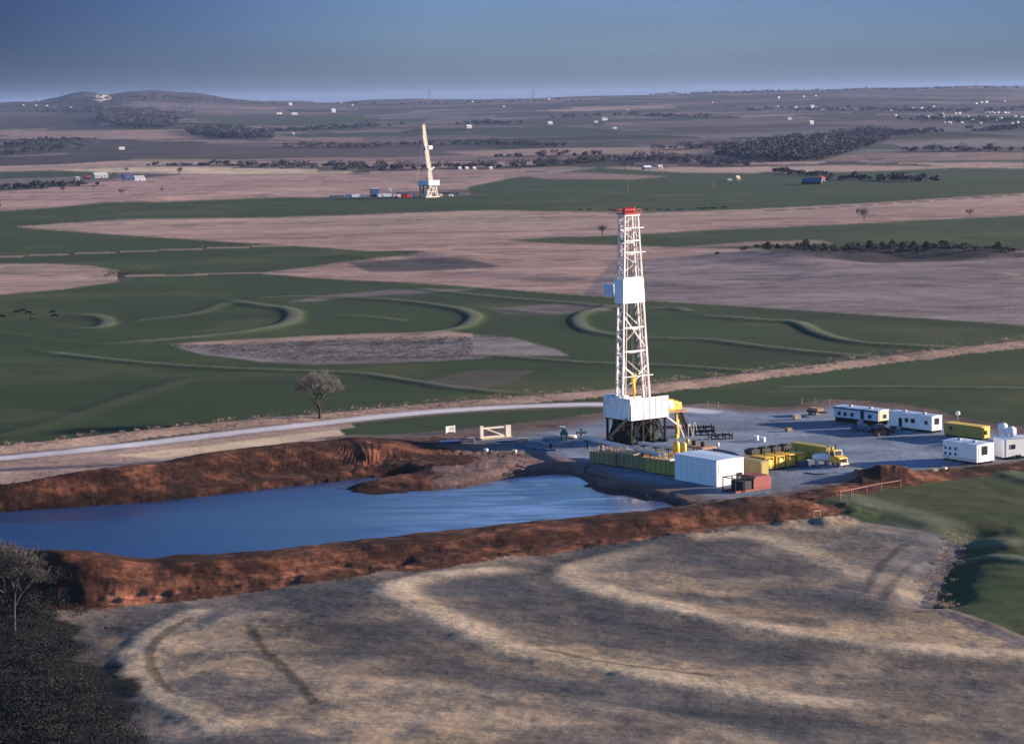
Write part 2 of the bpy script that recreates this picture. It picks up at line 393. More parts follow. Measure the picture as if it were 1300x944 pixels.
# tan field left of the road, foreground
fill([(-400,634),(0,584),(130,571),(300,551),(440,536),(470,552),(330,572),(200,592),(0,620),(-400,660)], TAN * .9, .7)
fill([(150,578),(330,557),(440,544),(450,550),(330,566),(200,582)], PALE, .4)
fill([(430,545),(560,531),(700,520),(775,518),(775,526),(650,539),(540,551),(440,553)], GREEN * 1.1, .2)
fill([(400,556),(540,549),(650,538),(770,525),(780,530),(690,546),(600,560),(560,575),(430,560)], DIRT, .6)
fg = fill([(-900,600),(-100,618),(0,690),(100,740),(300,730),(840,672),(990,655),(1040,655),(1130,668),(1222,684),(1205,712),(1183,760),(1205,772),(1300,806),(1900,1040),(1900,3000),(-900,3000)], np.array([.335, .24, .15]), .7)
m = (Y < 330); C[m] = np.array([.30, .22, .145]); MO[m] = .75; fg |= m
# dark weathered grass patches in the foreground, drawn out along the ground
sm_ = fbm(X * 1.3 + Y * .3, Y * .9 - X * .2, 6, 4, 62); fgm = fg[..., None] * sstep(.53, .68, sm_)[..., None]; C = C * (1 - .5 * fgm) + np.array([.09, .085, .085]) * .5 * fgm
big = fbm(X * .8 + Y * .5, Y * 1.1 - X * .35, 26, 4, 61)
mm = sstep(.50, .60, big) * fg
C = C * (1 - .55 * mm[..., None]) + np.array([.040, .047, .060]) * (.55 * mm[..., None])
# sun painted onto each terrace: crest paler as lit, side away from it darker
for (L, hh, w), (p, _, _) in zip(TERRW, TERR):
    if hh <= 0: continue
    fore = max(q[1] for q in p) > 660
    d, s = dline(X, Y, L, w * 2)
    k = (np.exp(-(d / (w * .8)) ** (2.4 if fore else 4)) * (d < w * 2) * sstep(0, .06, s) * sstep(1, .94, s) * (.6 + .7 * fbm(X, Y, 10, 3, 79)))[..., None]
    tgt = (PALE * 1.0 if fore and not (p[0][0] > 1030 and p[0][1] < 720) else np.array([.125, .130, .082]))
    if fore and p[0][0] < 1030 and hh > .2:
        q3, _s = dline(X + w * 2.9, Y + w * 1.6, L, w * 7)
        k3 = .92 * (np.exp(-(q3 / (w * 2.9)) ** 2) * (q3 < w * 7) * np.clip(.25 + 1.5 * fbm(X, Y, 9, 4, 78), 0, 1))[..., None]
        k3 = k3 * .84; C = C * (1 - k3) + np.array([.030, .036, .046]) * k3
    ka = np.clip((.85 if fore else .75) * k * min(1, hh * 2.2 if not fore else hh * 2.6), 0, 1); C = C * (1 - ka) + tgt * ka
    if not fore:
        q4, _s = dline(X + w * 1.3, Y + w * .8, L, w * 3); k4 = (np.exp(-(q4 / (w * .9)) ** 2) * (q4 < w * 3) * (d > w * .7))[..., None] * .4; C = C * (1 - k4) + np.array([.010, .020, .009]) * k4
for pts in ([(313,786),(336,820),(366,851),(400,890)], [(900,858),(840,852),(760,842),(690,826)], [(1190,690),(1150,720),(1120,760)], [(1150,690),(1120,715),(1100,750)], [(240,775),(200,800),(190,830),(215,870)]):
    d, s = dline(X, Y, wline(pts, 0), 20); kt = (.6 * sstep(1.3, .4, d + 1.2 * (fbm(X, Y, 3, 3, 88) - .4)))[..., None]; C = C * (1 - kt)
# bottom left ravine ground, painted near black for the shadow in that corner
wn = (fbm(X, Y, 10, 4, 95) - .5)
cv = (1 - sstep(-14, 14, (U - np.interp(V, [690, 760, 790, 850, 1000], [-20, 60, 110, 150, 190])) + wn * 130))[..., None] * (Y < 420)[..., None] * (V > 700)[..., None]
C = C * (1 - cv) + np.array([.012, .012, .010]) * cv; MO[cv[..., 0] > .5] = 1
fill([(1222,684),(1205,712),(1183,760),(1205,775),(1300,808),(1900,1040),(1900,1100),(1300,822),(1200,785),(1165,765),(1190,712),(1205,684)], SCRUB * .9, 1)
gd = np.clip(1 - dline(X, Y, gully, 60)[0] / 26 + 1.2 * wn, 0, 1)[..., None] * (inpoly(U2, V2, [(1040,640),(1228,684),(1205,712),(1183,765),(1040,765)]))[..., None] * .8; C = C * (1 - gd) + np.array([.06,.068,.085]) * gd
# hedge strip
d, _ = dline(X, Y, hedge, 30); m = d < 7.5 + 5 * (fbm(X, Y, 12, 2, 71) - .5); C[m] = TAN * .78; MO[m] = .9
# embankments and pad
xn, yn = X.ravel(), Y.ravel()
sel = (yn < 800) & (np.abs(xn) < 300)
def sub(fn):
    out = np.full(xn.shape, -1e6); out[sel] = fn(xn[sel], yn[sel]); return out.reshape(nr, nc)
nz = (fbm(X, Y, 7, 3, 81) - .5)
dn = sub(lambda x, y: -dline(x, y, near_dike, 40)[0]); df = sub(lambda x, y: -dline(x, y, far_dike, 60)[0]); s_f = sub(lambda x, y: dline(x, y, far_dike, 60)[1])
db = sub(lambda x, y: -dline(x, y, bank, 30)[0]); sp_ = sub(lambda x, y: sdpoly(x, y, pad, 40)); sw = sub(lambda x, y: sdpoly(x, y, pit, 60))
ds = sub(lambda x, y: -dline(x, y, spit, 30)[0])
emb = (dn > -17 + 6 * sstep(-10, 45, X) + 5 * nz) | ((df > -(15 + 13 * sstep(.4, .8, s_f)) + 4 * nz)) | (db > -7 + 5 * nz) | (sw > -13 + 3 * nz) | (ds > -14) | ((sp_ > -6 + 4 * nz))
tone = fbm(X, Y, 14, 3, 82)[..., None]
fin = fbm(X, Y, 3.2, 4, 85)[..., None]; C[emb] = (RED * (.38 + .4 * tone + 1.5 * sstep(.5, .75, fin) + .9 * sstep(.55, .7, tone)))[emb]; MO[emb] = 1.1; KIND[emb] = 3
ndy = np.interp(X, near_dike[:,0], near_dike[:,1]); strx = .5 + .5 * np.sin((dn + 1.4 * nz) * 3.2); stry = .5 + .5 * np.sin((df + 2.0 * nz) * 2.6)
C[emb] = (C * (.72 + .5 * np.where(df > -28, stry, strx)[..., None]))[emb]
bench = emb & (dn < -9.5) & (dn > -17.5) & (Y < np.interp(X, near_dike[:,0], near_dike[:,1])) & (X > G(150, 700)[0]); C[bench] = C[bench] * (1.15 + .9 * tone[bench])  # outer bench brightened in colour, as if catching the sun
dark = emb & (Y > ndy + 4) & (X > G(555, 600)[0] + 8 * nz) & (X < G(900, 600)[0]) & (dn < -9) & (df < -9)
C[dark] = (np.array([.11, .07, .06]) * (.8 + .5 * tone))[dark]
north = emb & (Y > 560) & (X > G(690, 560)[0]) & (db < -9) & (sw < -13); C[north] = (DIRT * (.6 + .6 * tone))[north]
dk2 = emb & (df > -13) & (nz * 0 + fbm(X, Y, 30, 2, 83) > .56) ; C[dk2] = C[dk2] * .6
wet = emb & (sw > -1.5); C[wet] = C[wet] * .6
padm = (sp_ > 1.5 * nz * 4) & (sw < -2)
mxr = sstep(.42, .62, fbm(X * .5, Y * 1.6, 14, 4, 84))[..., None]
edge = sstep(0, 10, sp_)[..., None]
pc = (GRAVEL * (.78 + .3 * tone)) * (1 - .3 * mxr)
west = sstep(G(740, 570)[0], G(640, 570)[0], X)[..., None]
pc = pc * (1 - .35 * west)
C[padm] = (pc * edge + DIRT * 1.2 * (1 - edge))[padm]; MO[padm] = .5; KIND[padm] = 2
dr_, _ = dline(X, Y, road, 20); roadm = dr_ < 3.6 + .5 * nz
rb = (1 - sstep(4.2, 7.5, dr_))[..., None] * (~padm)[..., None]; C = C * (1 - .8 * rb) + DIRT * 1.6 * .8 * rb
rb = (1 - sstep(2.3, 4.6, dr_ + nz))[..., None]; C = C * (1 - rb) + (RDCOL * (.8 + .3 * tone)) * rb
MO[roadm] = .2; KIND[roadm & ~padm] = 1
# hills on the skyline
hill = (Y > 9000); KIND[hill & (KIND == 0)] = 4
m = hill & (U < 330) & (fbm(X, Y, 300, 3, 91) > .40); C[m] = SCRUB * .25; MO[m] = .9
m = hill & (U > 1100) & (fbm(X, Y, 600, 3, 92) > .5); C[m] = SCRUB * .5; MO[m] = .8
fill([(118,126),(124,121),(138,121),(142,125),(128,129)], PALE * 1.6, .3)

def ground_meshes():
    vid = np.arange(nr * nc).reshape(nr, nc)
    a, b, c, d = vid[:-1, :-1], vid[:-1, 1:], vid[1:, 1:], vid[1:, :-1]
    faces = np.stack([a, b, c, d], -1).reshape(-1, 4)
    fk = KIND[:-1, :-1].ravel()
    co = np.stack([X, Y, Z], -1).reshape(-1, 3)
    cols = np.concatenate([C.reshape(-1, 3), np.ones((nr * nc, 1))], 1)
    mo = MO.ravel()
    names = {0: 'ground', 1: 'road', 2: 'gravel_yard', 3: 'earth_embankment', 4: 'hills'}
    for k, nm in names.items():
        f = faces[fk == k]
        if not len(f): continue
        used, inv = np.unique(f.ravel(), return_inverse=True)
        me = bpy.data.meshes.new(nm)
        me.vertices.add(len(used)); me.vertices.foreach_set('co', co[used].ravel())
        me.loops.add(len(inv)); me.loops.foreach_set('vertex_index', inv.astype(np.int32))
        me.polygons.add(len(f)); me.polygons.foreach_set('loop_start', np.arange(0, len(inv), 4, dtype=np.int32))
        me.polygons.foreach_set('use_smooth', np.ones(len(f), bool))
        me.update(calc_edges=True)
        at = me.attributes.new('land_colour', 'FLOAT_COLOR', 'POINT'); at.data.foreach_set('color', cols[used].ravel())
        at = me.attributes.new('mottle', 'FLOAT', 'POINT'); at.data.foreach_set('value', mo[used])
        ob = bpy.data.objects.new(nm, me); COL.objects.link(ob); ob['kind'] = 'structure'
        me.materials.append(M_land)

# ------------------------------------------------------------------ materials
def nodes(name):
    m = bpy.data.materials.new(name); m.use_nodes = True; nt = m.node_tree
    return m, nt, nt.nodes, nt.links, nt.nodes['Principled BSDF']

def make_land():
    m, nt, N, L, P = nodes('land')
    P.inputs['Roughness'].default_value = .95; P.inputs['Specular IOR Level'].default_value = .12
    geo = N.new('ShaderNodeNewGeometry')
    col = N.new('ShaderNodeAttribute'); col.attribute_name = 'land_colour'
    mot = N.new('ShaderNodeAttribute'); mot.attribute_name = 'mottle'
    def noise(sx, sy, det, rough=.6):
        mp = N.new('ShaderNodeMapping'); mp.inputs['Scale'].default_value = (sx, sy, .02); L.new(geo.outputs['Position'], mp.inputs['Vector'])
        n = N.new('ShaderNodeTexNoise'); n.inputs['Scale'].default_value = 1; n.inputs['Detail'].default_value = det; n.inputs['Roughness'].default_value = rough
        L.new(mp.outputs[0], n.inputs['Vector']); return n
    n1 = noise(.75, .6, 7, .72); n2 = noise(.05, .08, 4, .6); n3 = noise(.006, .012, 4, .6)
    def mrange(src, a, b, lo, hi):
        r = N.new('ShaderNodeMapRange'); r.inputs[1].default_value = a; r.inputs[2].default_value = b; r.inputs[3].default_value = lo; r.inputs[4].default_value = hi
        L.new(src, r.inputs[0]); return r.outputs[0]
    def math2(op, a, b):
        q = N.new('ShaderNodeMath'); q.operation = op
        for i, s in enumerate((a, b)):
            if isinstance(s, (int, float)): q.inputs[i].default_value = s
            else: L.new(s, q.inputs[i])
        return q.outputs[0]
    s = math2('ADD', math2('MULTIPLY', mrange(n1.outputs['Fac'], .3, .7, -1, 1), .42), math2('MULTIPLY', mrange(n2.outputs['Fac'], .3, .7, -1, 1), .38))
    s = math2('ADD', s, math2('MULTIPLY', mrange(n3.outputs['Fac'], .3, .7, -1, 1), .3))
    fac = math2('ADD', 1.0, math2('MULTIPLY', s, math2('ADD', mot.outputs['Fac'], .06)))
    fac = math2('MAXIMUM', fac, .15)
    mul = N.new('ShaderNodeVectorMath'); mul.operation = 'SCALE'; L.new(col.outputs['Color'], mul.inputs[0]); L.new(fac, mul.inputs['Scale'])
    L.new(mul.outputs[0], P.inputs['Base Color'])
    bmp = N.new('ShaderNodeBump'); bmp.inputs['Distance'].default_value = .55
    L.new(n1.outputs['Fac'], bmp.inputs['Height']); L.new(math2('MULTIPLY', mot.outputs['Fac'], .55), bmp.inputs['Strength'])
    b2 = N.new('ShaderNodeBump'); b2.inputs['Distance'].default_value = 3.0; L.new(n2.outputs['Fac'], b2.inputs['Height'])
    L.new(math2('MULTIPLY', mot.outputs['Fac'], .4), b2.inputs['Strength']); L.new(bmp.outputs[0], b2.inputs['Normal'])
    L.new(b2.outputs[0], P.inputs['Normal'])
    return m
M_land = make_land()

_mats = {}
def mat(name, col, rough=.6, metal=0.0, dirt=.25, dcol=None, scale=1.2, spec=.4):
    if name in _mats: return _mats[name]
    m, nt, N, L, P = nodes(name)
    tc = N.new('ShaderNodeTexCoord')
    n = N.new('ShaderNodeTexNoise'); n.inputs['Scale'].default_value = scale; n.inputs['Detail'].default_value = 6; n.inputs['Roughness'].default_value = .65
    mp = N.new('ShaderNodeMapping'); mp.inputs['Scale'].default_value = (1, 1, .35)
    L.new(tc.outputs['Object'], mp.inputs[0]); L.new(mp.outputs[0], n.inputs['Vector'])
    r = N.new('ShaderNodeMapRange'); r.inputs[1].default_value = .42; r.inputs[2].default_value = .72; r.inputs[3].default_value = 0; r.inputs[4].default_value = dirt
    L.new(n.outputs['Fac'], r.inputs[0])
    mx = N.new('ShaderNodeMix'); mx.data_type = 'RGBA'
    mx.inputs[6].default_value = (*col, 1); mx.inputs[7].default_value = (*(dcol or tuple(c * .35 + .02 for c in col)), 1)
    L.new(r.outputs[0], mx.inputs[0]); L.new(mx.outputs[2], P.inputs['Base Color'])
    P.inputs['Roughness'].default_value = rough; P.inputs['Metallic'].default_value = metal; P.inputs['Specular IOR Level'].default_value = spec
    _mats[name] = m; return m

WHITE = mat('white_paint', (.80, .80, .78), .5, dirt=.22, dcol=(.45, .38, .30))
DIRTYW = mat('streaked_white_panel', (.80, .80, .78), .55, dirt=.6, dcol=(.46, .36, .27), scale=.8)
RUSTW = mat('rusty_white_paint', (.74, .70, .68), .55, dirt=.75, dcol=(.40, .16, .10), scale=1.1)
REDP = mat('red_paint', (.50, .035, .03), .5)
DRED = mat('dull_red_paint', (.22, .028, .025), .6)
YEL = mat('yellow_paint', (.72, .46, .04), .5, dirt=.5, dcol=(.28, .17, .06))
OLIVE = mat('olive_paint', (.36, .28, .05), .6, dirt=.4)
OLIVD = mat('faded_olive_paint', (.26, .205, .09), .7, dirt=.4)
DARK = mat('dark_steel', (.011, .011, .010), .8, dirt=.5, dcol=(.03, .02, .016), spec=.15)
LACE = mat('oxide_lacing', (.68, .60, .57), .6, dirt=.5, dcol=(.32, .19, .14), scale=.8)
BLACK = mat('black_rubber', (.02, .02, .02), .8, dirt=.2)
GREY = mat('grey_steel', (.34, .34, .36), .5, dirt=.4)
CREAM = mat('cream_steel', (.70, .62, .52), .55, dirt=.3)
TANP = mat('tan_paint', (.52, .40, .27), .6, dirt=.3)
BLUEW = mat('pale_blue_siding', (.50, .58, .66), .6, dirt=.2)
BLUER = mat('blue_metal_roof', (.46, .54, .64), .4, dirt=.2)
BLUED = mat('dark_blue_paint', (.05, .08, .17), .4, dirt=.2)
PIPE = mat('pale_pipe_steel', (.50, .47, .46), .45, metal=.2, dirt=.35, dcol=(.3, .18, .12))
GLASS = mat('window_glass', (.02, .025, .03), .1, dirt=.05, spec=.8)
RUST = mat('rusty_plank', (.33, .20, .12), .8, dirt=.6)
GREENP = mat('green_paint', (.03, .20, .10), .5)
WOOD = mat('weathered_wood', (.34, .25, .18), .9, dirt=.4)
REDWOOD = mat('red_brown_pipe', (.22, .10, .07), .8, dirt=.3)
ROOFR = mat('dark_red_roof', (.20, .07, .06), .7)
ROOFG = mat('grey_roof', (.22, .22, .24), .7)
BARK = mat('bark', (.045, .036, .03), .95, dirt=.3)
TWIG = mat('grey_twigs', (.20, .175, .155), .95, dirt=.3, scale=.4)
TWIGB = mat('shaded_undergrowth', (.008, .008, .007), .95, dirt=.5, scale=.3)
TWIGD = mat('dark_twigs', (.034, .031, .026), .95, dirt=.4, scale=.15)
TWIGS = mat('far_bare_twigs', (.020, .022, .028), .95, dirt=.5, scale=.03, dcol=(.06,.056,.06))
EVERG = mat('cedar_foliage', (.022, .034, .020), .95, dirt=.4, scale=.4)
TWIGP = mat('pale_far_twigs', (.085, .08, .088), .95, dirt=.4, scale=.03, dcol=(.04,.04,.045))
TWIGM = mat('shaded_twigs', (.065, .06, .055), .95, dirt=.3, scale=.4)
DRYB = mat('dry_brush', (.30, .21, .15), .95, dirt=.6, scale=.1)
HIDE = mat('black_hide', (.015, .013, .012), .8, dirt=.1)

HWHITE = mat('weathered_white_siding', (.42, .41, .40), .7, dirt=.3)
# water
def water_mat():
    m, nt, N, L, P = nodes('pond_water')
    geo = N.new('ShaderNodeNewGeometry')
    mp = N.new('ShaderNodeMapping'); mp.inputs['Scale'].default_value = (.02, .055, 1); L.new(geo.outputs['Position'], mp.inputs[0])
    n = N.new('ShaderNodeTexNoise'); n.inputs['Scale'].default_value = 1; n.inputs['Detail'].default_value = 6; n.inputs['Distortion'].default_value = .6; L.new(mp.outputs[0], n.inputs['Vector'])
    cr = N.new('ShaderNodeValToRGB'); cr.color_ramp.elements[0].position = .35; cr.color_ramp.elements[0].color = (.010, .030, .085, 1)
    cr.color_ramp.elements[1].position = .7; cr.color_ramp.elements[1].color = (.02, .055, .15, 1); L.new(n.outputs['Fac'], cr.inputs[0])
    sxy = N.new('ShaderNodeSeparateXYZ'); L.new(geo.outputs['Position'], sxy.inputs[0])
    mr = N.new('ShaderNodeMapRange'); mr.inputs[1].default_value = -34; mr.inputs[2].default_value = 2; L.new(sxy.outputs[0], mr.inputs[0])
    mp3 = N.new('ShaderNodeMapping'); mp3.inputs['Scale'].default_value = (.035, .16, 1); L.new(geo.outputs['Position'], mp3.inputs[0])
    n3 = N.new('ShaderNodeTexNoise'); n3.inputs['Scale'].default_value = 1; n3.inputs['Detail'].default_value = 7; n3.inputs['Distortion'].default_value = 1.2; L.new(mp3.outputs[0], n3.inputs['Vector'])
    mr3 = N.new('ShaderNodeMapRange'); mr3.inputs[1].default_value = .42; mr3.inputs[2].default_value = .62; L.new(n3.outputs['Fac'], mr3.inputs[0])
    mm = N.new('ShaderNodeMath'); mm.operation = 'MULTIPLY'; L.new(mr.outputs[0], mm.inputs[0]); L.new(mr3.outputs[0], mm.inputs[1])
    mxw = N.new('ShaderNodeMix'); mxw.data_type = 'RGBA'; L.new(mm.outputs[0], mxw.inputs[0]); L.new(cr.outputs[0], mxw.inputs[6]); mxw.inputs[7].default_value = (.15, .23, .42, 1)  # pale sheen streaks painted into the base colour at the right end
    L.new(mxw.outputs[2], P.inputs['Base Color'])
    r = N.new('ShaderNodeMapRange'); r.inputs[1].default_value = .35; r.inputs[2].default_value = .7; r.inputs[3].default_value = .10; r.inputs[4].default_value = .3
    L.new(n.outputs['Fac'], r.inputs[0]); L.new(r.outputs[0], P.inputs['Roughness'])
    P.inputs['IOR'].default_value = 1.33
    n2 = N.new('ShaderNodeTexNoise'); n2.inputs['Scale'].default_value = 1.5; n2.inputs['Detail'].default_value = 3; L.new(geo.outputs['Position'], n2.inputs['Vector'])
    b = N.new('ShaderNodeBump'); b.inputs['Strength'].default_value = .12; b.inputs['Distance'].default_value = .05; L.new(n2.outputs['Fac'], b.inputs['Height']); L.new(b.outputs[0], P.inputs['Normal'])
    return m

# ------------------------------------------------------------------ mesh helpers
class MB:
    def __init__(s): s.v = []; s.f = []
    def add(s, vs, fs):
        o = len(s.v); s.v += [tuple(map(float, q)) for q in vs]; s.f += [tuple(i + o for i in f) for f in fs]; return s
    def box(s, x0, x1, y0, y1, z0, z1):
        return s.add([(x0,y0,z0),(x1,y0,z0),(x1,y1,z0),(x0,y1,z0),(x0,y0,z1),(x1,y0,z1),(x1,y1,z1),(x0,y1,z1)],
                     [(0,3,2,1),(4,5,6,7),(0,1,5,4),(1,2,6,5),(2,3,7,6),(3,0,4,7)])
    def bar(s, a, b, r=.1, n=4, r2=None):
        a = Vector(a); b = Vector(b); d = (b - a)
        if d.length < 1e-6: return s
        d.normalize(); q = Vector((0,0,1)) if abs(d.z) < .9 else Vector((1,0,0))
        e1 = d.cross(q).normalized(); e2 = d.cross(e1); r2 = r if r2 is None else r2
        vs = []; 
        for p, rr in ((a, r), (b, r2)):
            for k in range(n):
                t = 2 * math.pi * (k + .5) / n; vs.append(p + e1 * math.cos(t) * rr * (1.3 if n == 4 else 1) + e2 * math.sin(t) * rr * (1.3 if n == 4 else 1))
        fs = [(k, (k+1) % n, (k+1) % n + n, k + n) for k in range(n)] + [tuple(range(n-1, -1, -1)), tuple(range(n, 2*n))]
        return s.add(vs, fs)
    def lathe(s, c, prof, n=16, axis='z', a0=0, a1=2*math.pi):
        vs = []
        for (r, h) in prof:
            for k in range(n):
                t = 2 * math.pi * k / n; x, y = r * math.cos(t), r * math.sin(t)
                p = {'z': (x, y, h), 'x': (h, x, y), 'y': (x, h, y)}[axis]
                vs.append((c[0]+p[0], c[1]+p[1], c[2]+p[2]))
        m = len(prof); fs = []
        for i in range(m-1):
            for k in range(n): fs.append((i*n+k, i*n+(k+1) % n, (i+1)*n+(k+1) % n, (i+1)*n+k))
        fs += [tuple(range(n-1, -1, -1)), tuple(range((m-1)*n, m*n))]
        return s.add(vs, fs)
    def prism(s, prof, a, b, axis='y'):
        n = len(prof)
        if axis == 'y': vs = [(p[0], a, p[1]) for p in prof] + [(p[0], b, p[1]) for p in prof]
        else: vs = [(a, p[0], p[1]) for p in prof] + [(b, p[0], p[1]) for p in prof]
        return s.add(vs, [tuple(range(n)), tuple(range(2*n-1, n-1, -1))] + [(i, i+n, (i+1) % n + n, (i+1) % n) for i in range(n)])
    def build(s, name, m, parent=None, smooth=False, bevel=0):
        me = bpy.data.meshes.new(name); me.from_pydata(s.v, [], s.f)
        bm = bmesh.new(); bm.from_mesh(me); bmesh.ops.recalc_face_normals(bm, faces=bm.faces)
        if bevel: bmesh.ops.bevel(bm, geom=list(bm.edges), offset=bevel, segments=1, affect='EDGES')
        bm.to_mesh(me); bm.free()
        me.materials.append(m)
        if smooth:
            for p in me.polygons: p.use_smooth = len(p.vertices) < 8
        o = bpy.data.objects.new(name, me); COL.objects.link(o)
        if parent: o.parent = parent
        return o

def tag(o, label, cat, group=None, kind=None):
    if label: o['label'] = label
    if cat: o['category'] = cat
    if group: o['group'] = group
    if kind: o['kind'] = kind
    return o
def thing(name, label, cat, loc, rz=0, group=None):
    o = bpy.data.objects.new(name, None); COL.objects.link(o); o.location = loc; o.rotation_euler = (0, 0, rz); o.empty_display_size = .5
    return tag(o, label, cat, group)
KIDS = {}
def kids(o): return [c for c in COL.objects if c.parent is o]
def dup(root, loc, rz=None, label=None, scale=None, group=None):
    r = root.copy(); COL.objects.link(r); r.location = loc
    if rz is not None: r.rotation_euler = (0, 0, rz)
    if scale: r.scale = (scale,) * 3
    if label: r['label'] = label
    if group: r['group'] = group
    if root.name not in KIDS: KIDS[root.name] = [(c, kids(c)) for c in kids(root)]
    for ch, gs in KIDS[root.name]:
        c = ch.copy(); COL.objects.link(c); c.parent = r
        for g in gs:
            d = g.copy(); COL.objects.link(d); d.parent = c
    return r

TH = R(36)
def gp(px, py, z=None):
    p = G(px, py); h = hz(p[0], p[1])
    p = G(px, py, h); return Vector((p[0], p[1], h))
def gfar(px, py):
    p = GT(px, py); return Vector((p[0], p[1], hz(p[0], p[1])))

ground_meshes()
# the pond
wp = [(-130, 300), (-130, 560), (75, 560), (75, 300)]
def pond():
    L = [tuple(p) for p in pit]
    cx0, cy0 = pit.mean(0)
    mb = MB(); xs = np.linspace(pit[:,0].min()-4, pit[:,0].max()+4, 90); ys = np.linspace(pit[:,1].min()-4, pit[:,1].max()+4, 90)
    gx, gy = np.meshgrid(xs, ys, indexing='ij')
    sd = sdpoly(gx.ravel(), gy.ravel(), pit, 60).reshape(gx.shape)
    idx = {}
    for i in range(89):
        for j in range(89):
            if sd[i:i+2, j:j+2].max() > -4.5:
                q = []
                for a, b in ((i,j),(i+1,j),(i+1,j+1),(i,j+1)):
                    if (a,b) not in idx: idx[(a,b)] = len(mb.v); mb.v.append((float(gx[a,b]), float(gy[a,b]), WATER_Z))
                    q.append(idx[(a,b)])
                mb.f.append(tuple(q))
    o = mb.build('water', water_mat()); o['kind'] = 'structure'
pond()

# ================================================================== MAIN RIG
def zat(py, px, Xw, Yw):
    d = ray(px, py); return CAMZ + d[2] * Yw / d[1]
base = gp(801, 566)
rig = thing('drilling_rig', 'tall white and rust mast with red crown on white walled floor beside the pit', 'drilling rig', base, TH)
def lw(x, y): # local -> world xy
    return base.x + x * math.cos(TH) - y * math.sin(TH), base.y + x * math.sin(TH) + y * math.cos(TH)
FZ = 6.6; WT = 10.9; W_, L_ = 11.3, 9.9
b = MB()
for x in (.5, 4, 7.3, 10.7):
    for y in (.5, 3.4, 6.4, 9.3): b.bar((x, y, 0), (x, y, FZ-.5), .24)
for x in (.5, 4, 7.3, 10.7):
    b.box(x-.25, x+.25, -.2, 10.2, 0, .5); b.box(x-.2, x+.2, 0, 9.9, FZ-1.1, FZ-.6)
for y in (.5, 9.3):
    b.box(0, 11.2, y-.15, y+.15, FZ-1.0, FZ-.5); b.bar((.5, y, .4), (4, y, FZ-.8), .14); b.bar((10.7, y, .4), (7.3, y, FZ-.8), .14)
    b.bar((4, y, FZ-.8), (7.3, y, .4), .1); b.bar((7.3, y, FZ-.8), (4, y, .4), .1)
for x in (.5, 10.7):
    b.bar((x, .5, .5), (x, 3.4, FZ-.8), .13); b.bar((x, 6.4, FZ-.8), (x, 9.3, .5), .13)
b.build('substructure', DARK, rig)
MB().box(2.2, 5.0, 6.8, 9.6, .3, 5.0).box(7.6, 10.2, 2.4, 8.6, .3, 4.4).box(1.2, 3.2, 2.0, 5.6, .3, 3.2).build('dark_filler', BLACK, rig)  # black boxes added to darken the space under the floor
MB().bar((-.1, 7.8, 1.2), (-.1, 1.0, FZ-.4), .33).build('diagonal_brace', OLIVD, rig)
b = MB().lathe((5.4, 4.6, 0), [(.5,0),(.5,1),(.9,1.1),(.9,2),(.55,2.1),(.55,3.2),(.8,3.3),(.8,3.9),(.45,4),(.45,FZ-.6)], 12); b.build('blowout_preventer', GREY, rig, True)
MB().box(-.1, W_+.1, -.1, L_+.1, FZ-.5, FZ).build('rig_floor', DARK, rig)
def panel_wall(axis, a0, a1, pos, n, name='windbreak'):
    o = MB()
    if axis == 'x': o.box(a0, a1, pos-.06, pos+.06, FZ-.75, WT)
    else: o.box(pos-.06, pos+.06, a0, a1, FZ-.75, WT)
    for k in range(n+1):
        t = a0 + (a1-a0)*k/n
        if axis == 'x': o.box(t-.07, t+.07, pos-.13, pos-.06, FZ-.7, WT-.03)
        else: o.box(pos-.13, pos-.06, t-.07, t+.07, FZ-.7, WT-.03)
    ob = o.build(name, DIRTYW, rig); return ob
panel_wall('x', .1, W_, -.05, 6); panel_wall('y', .1, L_, -.05, 6)
MB().box(3.0, W_, L_-.1, L_+.02, FZ, WT-1.0).build('windbreak', WHITE, rig)
dh = MB().box(.4, 3.0, 7.0, 9.6, FZ, FZ+3.4).box(.3, 3.1, 6.9, 9.7, FZ+3.4, WT+.35); dh.build('doghouse', BLUEW, rig)
MB().box(.6, 2.0, 3.0, 4.0, FZ, WT+.5).box(.4, 1.4, 5.2, 6.4, FZ, WT+.3).build('tool_cabinet', WHITE, rig)
MB().lathe((6.2, 2.6, FZ), [(.9,0),(.9,.25),(.5,.3),(.5,.7)], 14).build('rotary_table', GREY, rig)
# mast
MT = zat(271, 805, *lw(4, 5.5)); YF, YB = 4.5, 6.7
def mx_at(z):
    t = (z - FZ) / (MT - FZ); return 1.15 + (2.75 - 1.15) * t, 9.6 + (6.55 - 9.6) * t
def P_(side, plane, z): a, c = mx_at(z); return ((a, c)[side], (YF, YB)[plane], z)
for side in (0, 1):
    for plane in (0, 1):
        MB().bar(P_(side, plane, FZ), P_(side, plane, MT), .27, 4, .17).build('mast_leg', RUSTW, rig)
    tr = MB(); zs = np.linspace(FZ + 1, MT, 24)
    for i in range(len(zs)-1):
        tr.bar(P_(side, i % 2, zs[i]), P_(side, (i+1) % 2, zs[i+1]), .085); tr.bar(P_(side, 0, zs[i]), P_(side, 1, zs[i]), .07)
    # rear truss of each leg: inner chord with lacing
    dx = .95 if side == 0 else -.95
    for z0, z1 in zip(zs[:-1], zs[1:]):
        a = Vector(P_(side, 0, z0)); c = Vector(P_(side, 0, z1)); b1 = a + Vector((dx, 0, 0)); b2 = c + Vector((dx, 0, 0))
        tr.bar(b1, b2, .07)
        a = Vector(P_(side, 1, z0)); c = Vector(P_(side, 1, z1)); b1 = a + Vector((dx, 0, 0)); b2 = c + Vector((dx, 0, 0))
        tr.bar(b1, c, .05)
    tr.build('leg_lacing', LACE, rig)
def zm(py): return zat(py, 810, *lw(5.4, 4.5))
